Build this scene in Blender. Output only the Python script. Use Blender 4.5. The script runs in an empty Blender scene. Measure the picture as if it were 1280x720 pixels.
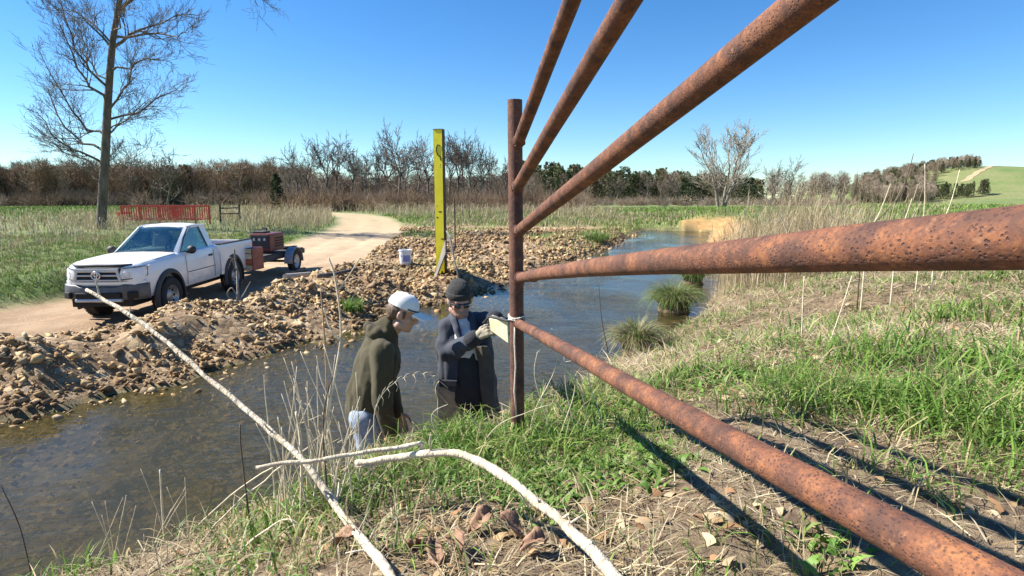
import bpy, bmesh, math, random
import numpy as np
from mathutils import Vector, Matrix, Euler, noise as mnoise

random.seed(7); RNG = np.random.default_rng(7)
scene = bpy.context.scene
COL = scene.collection
F = 700.0; PITCH = math.radians(9.33); CAMH = 2.3
SP, CP = math.sin(PITCH), math.cos(PITCH)
R = math.radians

# ------------------------------------------------------------------ helpers
def ray(px, py):
    a = (px-640)/F; b = (360-py)/F
    return Vector((a, CP+b*SP, -SP+b*CP))
def A(px, py, Y):
    """world point seen at a photo pixel, at forward distance Y"""
    d = ray(px, py); return Vector((0, 0, CAMH)) + d*(Y/d.y)
def G(px, py, z=0.0):
    d = ray(px, py); return Vector((0, 0, CAMH)) + d*((z-CAMH)/d.z)

def tag(o, label=None, cat=None, group=None, kind=None):
    if label: o['label'] = label
    if cat: o['category'] = cat
    if group: o['group'] = group
    if kind: o['kind'] = kind
    return o
def empty(name, loc=(0, 0, 0), rz=0, label=None, cat=None, group=None):
    o = bpy.data.objects.new(name, None); COL.objects.link(o)
    o.location = loc; o.rotation_euler.z = rz; o.empty_display_size = .1
    return tag(o, label, cat, group)
def copy_tree(o, parent=None):
    c = o.copy(); COL.objects.link(c)
    if parent: c.parent = parent
    for ch in [x for x in COL.objects if x.parent == o]:
        copy_tree(ch, c)
    return c

def link_mesh(name, me, mat, parent=None, smooth=False):
    if mat: me.materials.append(mat)
    if smooth:
        me.polygons.foreach_set('use_smooth', np.ones(len(me.polygons), bool))
    o = bpy.data.objects.new(name, me); COL.objects.link(o)
    if parent: o.parent = parent
    return o

def mesh_np(name, V, quads, mat, parent=None, tris=None, col=None, smooth=False):
    me = bpy.data.meshes.new(name)
    V = np.asarray(V, np.float32)
    nq = 0 if quads is None else len(quads); nt = 0 if tris is None else len(tris)
    me.vertices.add(len(V)); me.vertices.foreach_set('co', V.ravel())
    parts = []
    if nq: parts.append(np.asarray(quads, np.int32).ravel())
    if nt: parts.append(np.asarray(tris, np.int32).ravel())
    lv = np.concatenate(parts)
    me.loops.add(len(lv)); me.loops.foreach_set('vertex_index', lv)
    me.polygons.add(nq+nt)
    st = np.concatenate([np.arange(nq)*4, nq*4+np.arange(nt)*3]).astype(np.int32)
    me.polygons.foreach_set('loop_start', st)
    if col is not None:
        at = me.color_attributes.new('Col', 'FLOAT_COLOR', 'POINT')
        c = np.ones((len(V), 4), np.float32); c[:, :3] = col
        at.data.foreach_set('color', c.ravel())
    me.update(calc_edges=True); me.validate()
    return link_mesh(name, me, mat, parent, smooth)

class MB:
    """collects simple solids, linked at the end as one mesh object"""
    def __init__(s): s.v = []; s.f = []; s.M = Matrix()
    def add(s, vs, fs):
        n = len(s.v); M = s.M
        s.v += [M @ Vector(v) for v in vs]; s.f += [tuple(i+n for i in f) for f in fs]
    def box(s, c, d, rot=None):
        x, y, z = d[0]/2, d[1]/2, d[2]/2
        vs = [Vector((a*x, b*y, e*z)) for a in (-1, 1) for b in (-1, 1) for e in (-1, 1)]
        if rot: m = Euler(rot).to_matrix(); vs = [m @ v for v in vs]
        s.add([v+Vector(c) for v in vs], [(0, 1, 3, 2), (4, 6, 7, 5), (0, 4, 5, 1), (2, 3, 7, 6), (0, 2, 6, 4), (1, 5, 7, 3)])
    def tube(s, pts, rad, n=8, caps=True):
        pts = [Vector(p) for p in pts]
        if not hasattr(rad, '__len__'): rad = [rad]*len(pts)
        rings = []; ref = None
        for i, p in enumerate(pts):
            t = (pts[min(i+1, len(pts)-1)]-pts[max(i-1, 0)])
            if t.length < 1e-9: t = Vector((0, 0, 1))
            t.normalize()
            if ref is None: ref = Vector((1, 0, 0)) if abs(t.x) < .8 else Vector((0, 1, 0))
            u = (ref-t*ref.dot(t)); u.normalize(); w = t.cross(u); ref = u
            rings.append([p+(u*math.cos(2*math.pi*k/n)+w*math.sin(2*math.pi*k/n))*rad[i] for k in range(n)])
        vs = [v for r in rings for v in r]; fs = []
        for i in range(len(pts)-1):
            for k in range(n):
                a = i*n+k; b = i*n+(k+1) % n
                fs.append((a, b, b+n, a+n))
        if caps:
            fs.append(tuple(reversed(range(n)))); m = (len(pts)-1)*n; fs.append(tuple(range(m, m+n)))
        s.add(vs, fs)
    def capsule(s, p0, r0, p1, r1, n=14):
        p0, p1 = Vector(p0), Vector(p1); d = p1-p0; L = max(d.length, 1e-6); d /= L
        pts = []; rr = []
        for k in range(5):
            a = math.pi/2*(1-k/4.0)
            pts.append(p0-d*r0*math.sin(a)); rr.append(max(r0*math.cos(a), 1e-4))
        for k in range(5):
            a = math.pi/2*k/4.0
            pts.append(p1+d*r1*math.sin(a)); rr.append(max(r1*math.cos(a), 1e-4))
        s.tube(pts, rr, n)
    def chain(s, pts, rad):
        for i in range(len(pts)-1): s.capsule(pts[i], rad[i], pts[i+1], rad[i+1])
    def ellip(s, c, r, rot=None, nu=16, nv=10):
        m = Euler(rot).to_matrix() if rot else Matrix.Identity(3)
        vs = []; fs = []
        for j in range(1, nv):
            a = math.pi*j/nv
            for i in range(nu):
                b = 2*math.pi*i/nu
                vs.append(m @ Vector((r[0]*math.sin(a)*math.cos(b), r[1]*math.sin(a)*math.sin(b), r[2]*math.cos(a)))+Vector(c))
        vs.append(m @ Vector((0, 0, r[2]))+Vector(c)); vs.append(m @ Vector((0, 0, -r[2]))+Vector(c))
        T = len(vs)-2
        for j in range(nv-2):
            for i in range(nu):
                p = j*nu+i; q = j*nu+(i+1) % nu
                fs.append((p, p+nu, q+nu, q))
        for i in range(nu):
            q = (i+1) % nu
            fs.append((T, i, q)); fs.append((T+1, (nv-2)*nu+q, (nv-2)*nu+i))
        s.add(vs, fs)
    def lathe(s, prof, n=24, close=False):
        """profile of (r, x): revolved about local X axis"""
        vs = []; fs = []; m = len(prof)
        for k in range(n):
            a = 2*math.pi*k/n
            for r, x in prof: vs.append((x, r*math.cos(a), r*math.sin(a)))
        for k in range(n):
            q = (k+1) % n
            for i in range(m-1 if not close else m):
                j = (i+1) % m
                fs.append((k*m+i, k*m+j, q*m+j, q*m+i))
        s.add(vs, fs)
    def loft(s, secs, closed=True, caps=True):
        n = len(secs[0]); vs = [v for c in secs for v in c]; fs = []
        for i in range(len(secs)-1):
            for k in range(n if closed else n-1):
                a = i*n+k; b = i*n+(k+1) % n
                fs.append((a, b, b+n, a+n))
        if caps and closed:
            fs.append(tuple(reversed(range(n)))); m = (len(secs)-1)*n; fs.append(tuple(range(m, m+n)))
        s.add(vs, fs)
    def prism(s, outline, off):
        """polygon (3-D points) thickened by vector off"""
        n = len(outline); o = Vector(off)
        vs = [Vector(p) for p in outline]+[Vector(p)+o for p in outline]
        fs = [tuple(reversed(range(n))), tuple(range(n, 2*n))]
        for k in range(n): fs.append((k, (k+1) % n, n+(k+1) % n, n+k))
        s.add(vs, fs)
    def build(s, name, mat, parent=None, smooth=False, bevel=0, recalc=True, auto=None):
        me = bpy.data.meshes.new(name); me.from_pydata([tuple(v) for v in s.v], [], s.f); me.update()
        if recalc:
            bm = bmesh.new(); bm.from_mesh(me); bmesh.ops.recalc_face_normals(bm, faces=bm.faces[:]); bm.to_mesh(me); bm.free()
        o = link_mesh(name, me, mat, parent, smooth)
        if auto is not None:
            for p in me.polygons: p.use_smooth = True
            bm = bmesh.new(); bm.from_mesh(me)
            for e in bm.edges:
                if len(e.link_faces) == 2 and e.calc_face_angle(0) > R(auto): e.smooth = False
            bm.to_mesh(me); bm.free()
        if bevel:
            b = o.modifiers.new('bev', 'BEVEL'); b.width = bevel; b.segments = 2; b.limit_method = 'ANGLE'; b.angle_limit = R(35)
        return o

def bake(o):
    """apply all modifiers of o into its mesh"""
    dg = bpy.context.evaluated_depsgraph_get(); dg.update()
    me = bpy.data.meshes.new_from_object(o.evaluated_get(dg))
    o.modifiers.clear(); o.data = me; return o

def smooth_mesh(me, it, fac=.5):
    n = len(me.vertices); V = np.empty(n*3, np.float32); me.vertices.foreach_get('co', V); V = V.reshape(-1, 3).astype(float)
    E = np.empty(len(me.edges)*2, np.int32); me.edges.foreach_get('vertices', E); E = E.reshape(-1, 2)
    deg = np.bincount(E.ravel(), minlength=n).astype(float); deg[deg == 0] = 1
    for _ in range(it):
        S = np.zeros_like(V)
        for c in range(3):
            S[:, c] = np.bincount(E[:, 0], V[E[:, 1], c], n)+np.bincount(E[:, 1], V[E[:, 0], c], n)
        V += fac*(S/deg[:, None]-V)
    me.vertices.foreach_set('co', V.astype(np.float32).ravel()); me.update()

def blob(mb, name, mat, parent=None, voxel=.006, it=6, wrinkle=0, wscale=14, stretch=(1, 1, .6)):
    o = mb.build(name, None, None, recalc=True)
    m = o.modifiers.new('r', 'REMESH'); m.mode = 'VOXEL'; m.voxel_size = voxel; m.adaptivity = 0
    bake(o); me = o.data; smooth_mesh(me, it)
    if wrinkle:
        nrm = [v.normal.copy() for v in me.vertices]
        for v, n in zip(me.vertices, nrm):
            p = Vector((v.co.x*stretch[0], v.co.y*stretch[1], v.co.z*stretch[2]))*wscale
            k = abs(mnoise.noise(p))*2-.6+mnoise.noise(p*2.3)*.5
            v.co += n*k*wrinkle
        me.update()
    me.materials.clear()
    if mat: me.materials.append(mat)
    me.polygons.foreach_set('use_smooth', np.ones(len(me.polygons), bool))
    if parent: o.parent = parent
    return o

# value noise
_T = np.random.default_rng(3).random((256, 256))
def vn(x, y, sc=1.0, seed=0):
    x = np.asarray(x, float)*sc+seed*17.31; y = np.asarray(y, float)*sc+seed*7.77
    ix = np.floor(x).astype(int); iy = np.floor(y).astype(int); fx = x-ix; fy = y-iy
    fx = fx*fx*(3-2*fx); fy = fy*fy*(3-2*fy)
    a = _T[ix & 255, iy & 255]; b = _T[(ix+1) & 255, iy & 255]; c = _T[ix & 255, (iy+1) & 255]; d = _T[(ix+1) & 255, (iy+1) & 255]
    return (a*(1-fx)+b*fx)*(1-fy)+(c*(1-fx)+d*fx)*fy
def fbm(x, y, sc=1.0, seed=0, o=4):
    s = 0; a = .5
    for k in range(o): s = s+a*vn(x, y, sc*2**k, seed+k*5); a *= .5
    return s/(1-.5**o)
def sst(a, b, x):
    t = np.clip((np.asarray(x, float)-a)/(b-a), 0, 1); return t*t*(3-2*t)

# ------------------------------------------------------------------ node materials
def new_mat(name):
    m = bpy.data.materials.new(name); m.use_nodes = True; nt = m.node_tree; nt.nodes.clear()
    out = nt.nodes.new('ShaderNodeOutputMaterial'); return m, nt, out
def N(nt, t, **kw):
    n = nt.nodes.new(t)
    for k, v in kw.items():
        if hasattr(n, k) and not isinstance(v, tuple) or k in ('operation', 'data_type', 'blend_type'): setattr(n, k, v)
    return n
def ramp(nt, fac, stops):
    r = nt.nodes.new('ShaderNodeValToRGB'); e = r.color_ramp.elements
    while len(e) < len(stops): e.new(.5)
    for i, (p, c) in enumerate(stops):
        e[i].position = p; e[i].color = (c[0], c[1], c[2], 1) if hasattr(c, '__len__') else (c, c, c, 1)
    nt.links.new(fac, r.inputs[0]); return r.outputs[0]
def texc(nt, scale=(1, 1, 1)):
    t = nt.nodes.new('ShaderNodeTexCoord'); mp = nt.nodes.new('ShaderNodeMapping'); mp.inputs['Scale'].default_value = scale
    nt.links.new(t.outputs['Object'], mp.inputs[0]); return mp.outputs[0]
def noi(nt, vec, sc, det=5, rough=.6, dist=0):
    n = nt.nodes.new('ShaderNodeTexNoise'); n.inputs['Scale'].default_value = sc; n.inputs['Detail'].default_value = det
    n.inputs['Roughness'].default_value = rough; n.inputs['Distortion'].default_value = dist; nt.links.new(vec, n.inputs['Vector']); return n.outputs['Fac']
def vor(nt, vec, sc, out='Distance', feature='F1'):
    n = nt.nodes.new('ShaderNodeTexVoronoi'); n.feature = feature; n.inputs['Scale'].default_value = sc; nt.links.new(vec, n.inputs['Vector']); return n.outputs[out]
def mixc(nt, fac, a, b, mode='MIX'):
    n = nt.nodes.new('ShaderNodeMix'); n.data_type = 'RGBA'; n.blend_type = mode
    for k, v in ((0, fac), (6, a), (7, b)):
        if isinstance(v, (int, float)): n.inputs[k].default_value = v
        elif isinstance(v, tuple): n.inputs[k].default_value = (*v, 1)
        else: nt.links.new(v, n.inputs[k])
    return n.outputs[2]
def mth(nt, op, a, b=0.0, clamp=False):
    n = nt.nodes.new('ShaderNodeMath'); n.operation = op; n.use_clamp = clamp
    for k, v in ((0, a), (1, b)):
        if isinstance(v, (int, float)): n.inputs[k].default_value = v
        else: nt.links.new(v, n.inputs[k])
    return n.outputs[0]
def bump(nt, h, strength=.5, dist=.02):
    b = nt.nodes.new('ShaderNodeBump'); b.inputs['Strength'].default_value = strength; b.inputs['Distance'].default_value = dist
    nt.links.new(h, b.inputs['Height']); return b.outputs[0]
def bsdf(nt, out, col, rough=.7, metal=0, normal=None, **kw):
    p = nt.nodes.new('ShaderNodeBsdfPrincipled')
    if isinstance(col, tuple): p.inputs['Base Color'].default_value = (*col, 1)
    else: nt.links.new(col, p.inputs['Base Color'])
    if isinstance(rough, (int, float)): p.inputs['Roughness'].default_value = rough
    else: nt.links.new(rough, p.inputs['Roughness'])
    p.inputs['Metallic'].default_value = metal
    for k, v in kw.items(): p.inputs[k.replace('_', ' ')].default_value = v
    if normal is not None: nt.links.new(normal, p.inputs['Normal'])
    nt.links.new(p.outputs[0], out.inputs[0]); return p
def simple(name, c, rough=.6, metal=0, var=.25, sc=8, bs=0, bsc=40, **kw):
    m, nt, out = new_mat(name); v = texc(nt)
    n = noi(nt, v, sc)
    lo = tuple(x*(1-var) for x in c); hi = tuple(min(1, x*(1+var)) for x in c)
    col = ramp(nt, n, [(.3, lo), (.7, hi)])
    nm = bump(nt, noi(nt, v, bsc), bs, .01) if bs else None
    bsdf(nt, out, col, rough, metal, nm, **kw); return m
def leafmat(name, transl=.35, rough=.5, gloss=.25):
    m, nt, out = new_mat(name)
    a = nt.nodes.new('ShaderNodeAttribute'); a.attribute_name = 'Col'
    p = nt.nodes.new('ShaderNodeBsdfPrincipled'); nt.links.new(a.outputs['Color'], p.inputs['Base Color']); p.inputs['Roughness'].default_value = rough
    p.inputs['Specular IOR Level'].default_value = gloss
    t = nt.nodes.new('ShaderNodeBsdfTranslucent'); nt.links.new(a.outputs['Color'], t.inputs[0])
    mx = nt.nodes.new('ShaderNodeMixShader'); mx.inputs[0].default_value = transl
    nt.links.new(p.outputs[0], mx.inputs[1]); nt.links.new(t.outputs[0], mx.inputs[2]); nt.links.new(mx.outputs[0], out.inputs[0]); return m
M_leaf = leafmat('plant_blade'); M_straw = leafmat('straw', .2, .7, .1); M_far = leafmat('far_foliage', .15, .8, .05)

def bark(name, c1, c2, sc=6):
    m, nt, out = new_mat(name); v = texc(nt, (1, 1, .25))
    n = noi(nt, v, sc, 6, .65); col = ramp(nt, n, [(.3, c1), (.7, c2)])
    bsdf(nt, out, col, .9, 0, bump(nt, noi(nt, v, sc*3), .6, .05)); return m
M_bark = bark('bark_grey_brown', (.06, .045, .032), (.2, .16, .125))
M_barkd = bark('bark_dark', (.07, .056, .044), (.19, .155, .125), 3)
M_barkp = bark('bark_pale', (.16, .13, .10), (.34, .29, .235), 2)

# ------------------------------------------------------------------ terrain
PL = [G(*q) for q in [(0, 527), (45, 518), (89, 509), (147, 489), (235, 480), (275, 462), (311, 449), (382, 427), (400, 429), (450, 407), (480, 388), (537, 382), (555, 379), (600, 367), (640, 352), (680, 336), (722, 323), (760, 306), (797, 290), (805, 287)]]
PL = [(-22, 1.5), (-14, 3.4), (-9, 4.7)]+[(p.x, p.y) for p in PL]
PR = [G(*q) for q in [(886, 290), (884, 300), (893, 318), (905, 345), (895, 370), (880, 395), (845, 412), (810, 435), (775, 462), (740, 490)]]
PR = [(p.x, p.y) for p in PR]+[(.5, 5), (.3, 4.2), (-.1, 3.6), (-.9, 3.15), (-1.5, 2.85), (-2.1, 2.3), (-2.6, 1.7), (-3.1, 1), (-3.8, 0), (-5.5, -2.5), (-9, -8)]
ROAD = [(-26, 1.0), (-16, 4.2), (-11, 6.6), (-8.2, 8.6), (-7.2, 11), (-7.0, 14), (-7.1, 18), (-7.4, 23), (-7.9, 30), (-9.6, 38), (-12.6, 48), (-17, 58), (-25, 68), (-40, 80)]

def pdist(x, y, poly):
    d = np.full(x.shape, 1e18)
    for (ax, ay), (bx, by) in zip(poly[:-1], poly[1:]):
        ux, uy = bx-ax, by-ay; L = ux*ux+uy*uy+1e-12
        t = np.clip(((x-ax)*ux+(y-ay)*uy)/L, 0, 1)
        d = np.minimum(d, (x-ax-t*ux)**2+(y-ay-t*uy)**2)
    return np.sqrt(d)
def inside(x, y, poly):
    c = np.zeros(x.shape, bool); n = len(poly)
    for i in range(n):
        (ax, ay), (bx, by) = poly[i], poly[(i+1) % n]
        if ay == by: continue
        k = ((ay > y) != (by > y)) & (x < (bx-ax)*(y-ay)/(by-ay)+ax)
        c ^= k
    return c
WATERPOLY = PL+PR
def terrain(x, y):
    """height and region weights"""
    x = np.asarray(x, float); y = np.asarray(y, float)
    jx = x+(fbm(x, y, 1.6, 2)-.5)*.5; jy = y+(fbm(x, y, 1.6, 9)-.5)*.5
    dL = pdist(jx, jy, PL); dR = pdist(jx, jy, PR); d = np.minimum(dL, dR)
    ins = inside(jx, jy, WATERPOLY)
    dist = np.hypot(x, y)
    w = sst(-.25, .25, (dL-dR)/(dL+dR+1e-6))          # 1 = right/near bank
    # left
    rd = pdist(x+(fbm(x, y, .8, 30)-.5)*.5, y, ROAD)
    road = 1-sst(1.75, 2.35, rd)
    rub = sst(0, .5, dL)*(1-sst(1.9, 2.6, 4.6-rd))  # unused mask helper
    mound = ((fbm(x, y, .9, 4)-.35)*.5+(fbm(x, y, 2.4, 44)-.5)*.28)*sst(.1, 1.0, dL)*sst(2.0, 3.0, rd)
    berm = (.30*np.exp(-((rd-2.9)/.8)**2)*(1-sst(11, 16, y))+.12*np.exp(-((rd-3.4)/1.)**2)*(1-sst(16, 24, y)))*(.35+1.3*fbm(x, y, .7, 33))
    zl = .16*sst(0, 1.2, dL)+(mound+berm)*(1-sst(24, 45, dist))-.02*np.maximum(0, dist-45)+.05*(fbm(x, y, .3, 6)-.5)
    zl = zl+.15*sst(14, 30, dist)
    zl = zl*(1-road*.8)+road*.8*(.14+.12*sst(14, 30, dist)-.02*np.maximum(0, dist-45)-.06*np.exp(-((rd-.82)/.2)**2)+.05*(fbm(x, y, 3, 45)-.5))
    # near bank
    zn = (1-.22*sst(-.5, -1.7, x))*(.98*sst(0, .42, dR)+.24*sst(.3, 2.2, dR))+.10*(fbm(x, y, 1.3, 11)-.5)*sst(0, .6, dR)
    zr = .14*sst(0, .35, dR)+np.minimum(.17*dR, 1.15)+.30*sst(2.2, 6, x)*sst(3, 6, y)*(1-sst(9, 14, y))+(.36*(fbm(x, y, .8, 12)-.5)+.14*(fbm(x, y, 2.6, 13)-.5))*sst(0, 1, dR)
    zc = (.55+.6*fbm(x, y, .35, 55))*sst(.0, 2.4, dR)+.04*np.minimum(dR, 8)
    tc = sst(17, 23, y)*(1-sst(44, 54, y)); zr = zr*(1-tc)+zc*tc
    t = sst(3.6, 7.5, y+np.maximum(0, -x)); zr = zn*(1-t)+zr*t
    zr = zr+.005*np.maximum(0, dist-30)
    z = zl*(1-w)+zr*w
    depth = np.minimum(.12*dL**1.1, .55*dR)*1.0
    depth = np.minimum(depth, .45)+.07*(fbm(x, y, 1.5, 20)-.4)
    bed = -np.maximum(.012, depth)
    z = np.where(ins, bed, z)
    # region weights
    gravel = (1-w)*sst(2.0, 2.5, rd)*(1-sst(30, 44, y))*(1-sst(-.4, .5, -(dL-7.5)-0))*0
    side = sst(-.1, .6, (x-np.interp(y, [p[1] for p in ROAD], [p[0] for p in ROAD])))   # creek side of the road
    gravel = (1-w)*side*(1-road)*(1-sst(32, 46, y+4*(fbm(x, y, .4, 14)-.5)))
    patch = sst(.56, .66, fbm(x, y, .35, 15))*sst(13, 20, y)
    gravel = gravel*(1-.8*patch)
    clay = w*tc*(1-sst(1.6, 2.6, dR+1.6*(fbm(x, y, .7, 56)-.4)))*sst(4, 7, x)
    soil = w*(1-sst(9, 22, dist))*(1-clay)
    return dict(z=z, d=d, dL=dL, dR=dR, ins=ins, w=w, road=road, gravel=gravel, clay=clay, soil=soil, rd=rd, side=side, dist=dist)
def zt(x, y): return float(terrain(np.array([x]), np.array([y]))['z'][0])
def hit(px, py, far=260):
    """where the photo pixel's ray meets the ground"""
    d = ray(px, py); ts = np.concatenate([np.arange(.6, 12, .03), np.geomspace(12, far, 500)])
    X = d.x*ts; Y = d.y*ts; Z = CAMH+d.z*ts
    T = terrain(X, Y); z = np.where(T['ins'], 0, T['z'])
    k = np.argmax(Z <= z) if (Z <= z).any() else -1
    return Vector((X[k], Y[k], float(z[k])))

def mixv(nt, v):
    n = nt.nodes.new('ShaderNodeTexNoise'); n.inputs['Scale'].default_value = 5; n.inputs['Detail'].default_value = 4; nt.links.new(v, n.inputs['Vector'])
    a = nt.nodes.new('ShaderNodeVectorMath'); a.operation = 'SCALE'; a.inputs[3].default_value = .12; nt.links.new(n.outputs['Color'], a.inputs[0])
    b = nt.nodes.new('ShaderNodeVectorMath'); nt.links.new(v, b.inputs[0]); nt.links.new(a.outputs[0], b.inputs[1]); return b.outputs[0]
def ground_material():
    m, nt, out = new_mat('ground_surface'); v = texc(nt)
    a1 = nt.nodes.new('ShaderNodeAttribute'); a1.attribute_name = 'm1'; s1 = nt.nodes.new('ShaderNodeSeparateColor'); nt.links.new(a1.outputs['Color'], s1.inputs[0])
    a2 = nt.nodes.new('ShaderNodeAttribute'); a2.attribute_name = 'm2'; s2 = nt.nodes.new('ShaderNodeSeparateColor'); nt.links.new(a2.outputs['Color'], s2.inputs[0])
    nb = noi(nt, v, .35, 6, .6); nm_ = noi(nt, v, 3, 6, .65); nf = noi(nt, v, 22, 6, .7); nh = noi(nt, v, 90, 4, .7)
    field = ramp(nt, noi(nt, v, .12, 8, .7), [(.35, (.085, .16, .028)), (.55, (.14, .19, .045)), (.75, (.25, .23, .10))])
    field = mixc(nt, ramp(nt, noi(nt, v, .025, 5, .7), [(.42, 0.0), (.62, .7)]), field, (.24, .22, .095))
    field = mixc(nt, ramp(nt, noi(nt, v, 1.3, 5, .75), [(.4, .55), (.6, 0.0)]), field, (.06, .09, .022))
    soil = ramp(nt, nf, [(.25, (.055, .034, .02)), (.5, (.15, .10, .058)), (.75, (.29, .21, .12))])
    soil = mixc(nt, ramp(nt, noi(nt, v, 5, 4, .6), [(.45, 0.0), (.7, .5)]), soil, (.35, .265, .16))
    road = ramp(nt, noi(nt, v, 1.1, 8, .7), [(.25, (.3, .2, .11)), (.5, (.47, .335, .2)), (.8, (.58, .44, .29))])
    road = mixc(nt, ramp(nt, nf, [(.4, .0), (.75, .35)]), road, (.62, .52, .38))
    sy = nt.nodes.new('ShaderNodeSeparateXYZ'); nt.links.new(v, sy.inputs[0])
    road = mixc(nt, mth(nt, 'MULTIPLY', ramp(nt, mth(nt, 'MULTIPLY', sy.outputs[1], 1/40), [(.3, 1.0), (.6, .15)]), ramp(nt, noi(nt, v, .9, 6, .65), [(.3, .35), (.6, .95)])), road, (.25, .155, .085))
    cell = vor(nt, v, 9, 'Color'); cr = nt.nodes.new('ShaderNodeSeparateColor'); nt.links.new(cell, cr.inputs[0])
    grav = ramp(nt, cr.outputs[0], [(.0, (.13, .085, .045)), (.4, (.27, .18, .095)), (.75, (.4, .29, .16)), (1, (.55, .43, .28))])
    grav = mixc(nt, ramp(nt, nm_, [(.38, .85), (.62, 0.0)]), grav, (.20, .12, .058))
    clay = ramp(nt, noi(nt, v, 1.5, 6, .6), [(.3, (.28, .15, .05)), (.6, (.46, .28, .11)), (.8, (.56, .38, .18))])
    bc = vor(nt, mixv(nt, v), 17, 'Color'); bs_ = nt.nodes.new('ShaderNodeSeparateColor'); nt.links.new(bc, bs_.inputs[0])
    bed = ramp(nt, bs_.outputs[0], [(0, (.05, .035, .02)), (.5, (.12, .085, .048)), (.85, (.19, .135, .08)), (1, (.30, .23, .15))])
    bed = mixc(nt, ramp(nt, noi(nt, v, .8, 4, .6), [(.4, 0.0), (.65, .65)]), bed, (.13, .12, .055))
    c = field
    c = mixc(nt, s2.outputs[2], c, soil)
    c = mixc(nt, s1.outputs[0], c, grav); c = mixc(nt, s2.outputs[0], c, clay)
    c = mixc(nt, s1.outputs[1], c, road); c = mixc(nt, s2.outputs[1], c, bed)
    c = mixc(nt, ramp(nt, s1.outputs[2], [(0, 0.0), (1, .85)]), c, (.12, .075, .035))   # damp rim at the waterline
    h = mth(nt, 'ADD', mth(nt, 'MULTIPLY', nf, 1.0), mth(nt, 'MULTIPLY', nh, .35))
    h = mth(nt, 'ADD', h, mth(nt, 'MULTIPLY', vor(nt, v, 9), mth(nt, 'MULTIPLY', s1.outputs[0], -1.3)))
    bsdf(nt, out, c, .92, 0, bump(nt, h, .8, .035)); return m
M_ground = ground_material()

def hillf(x, y): return 16*np.exp(-((x-240)/62)**2-((y-305)/80)**2)+13*np.exp(-((x-350)/95)**2-((y-330)/110)**2)
def axis_x(n, ext, s):
    u = np.linspace(-1, 1, n); return s*np.sinh(u*math.asinh(ext/s))
def build_ground():
    xs = axis_x(520, 620, 1.6)-.2
    k = math.asinh(640/2.2); k0 = -math.asinh(8/2.2); ys = 3.2+2.2*np.sinh(np.linspace(k0, k, 430))
    X, Y = np.meshgrid(xs, ys); T = terrain(X, Y); Z = T['z']
    # stream-bank irregularities in the near ground
    near = 1-sst(6, 20, T['dist'])
    Z = Z+near*np.where(T['ins'], 0, 1)*(fbm(X, Y, 6, 40)-.5)*.05*sst(0, .4, T['d'])
    # right-hand hill
    Z = Z+hillf(X, Y)
    n, mcol = X.shape
    V = np.stack([X, Y, Z], -1).reshape(-1, 3)
    idx = np.arange(n*mcol).reshape(n, mcol)
    Q = np.stack([idx[:-1, :-1], idx[:-1, 1:], idx[1:, 1:], idx[1:, :-1]], -1).reshape(-1, 4)
    fl = lambda a: a.reshape(-1)
    gm = fl(T['gravel']*np.where(T['ins'], 0, 1)); rm = fl(T['road'])*(1-fl(T['w']))*np.where(fl(T['ins']), 0, 1)
    wet = fl((1-sst(.0, .35, T['d']))*np.where(T['ins'], .0, 1)*(1-T['w']*.3)*(1-sst(20, 60, T['dist'])))
    bed = fl(T['ins']*1.0)
    # hill track of bare pale earth
    m1 = np.stack([gm, rm, wet, np.ones_like(gm)], -1); m2 = np.stack([fl(T['clay']*np.where(T['ins'], 0, 1)), bed, fl(T['soil']), np.ones_like(gm)], -1)
    fz = lambda a: a[Q].mean(1)
    dist = fz(fl(T['dist'])); side_r = fz(fl(T['w']))
    region = np.full(len(Q), 0)                       # 0 field
    region[(side_r > .5) & (dist < 22)] = 1           # near bank
    region[fz(gm) > .5] = 2
    region[fz(rm) > .5] = 3
    region[fz(bed) > .5] = 4
    cx = fz(fl(X)); cy = fz(fl(Y)); region[(cx > 90) & (cy > 190)] = 5
    for r, nm in enumerate(['field', 'river_bank', 'gravel_bank', 'dirt_road', 'stream_bed', 'hill']):
        q = Q[region == r]
        if not len(q): continue
        u, inv = np.unique(q, return_inverse=True)
        o = mesh_np(nm, V[u], inv.reshape(-1, 4), M_ground, smooth=True)
        for an, arr in (('m1', m1), ('m2', m2)):
            at = o.data.color_attributes.new(an, 'FLOAT_COLOR', 'POINT'); at.data.foreach_set('color', arr[u].astype(np.float32).ravel())
        tag(o, kind='structure')
build_ground()
def hillz(x, y):
    return zt(x, y)+float(hillf(x, y))

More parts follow.
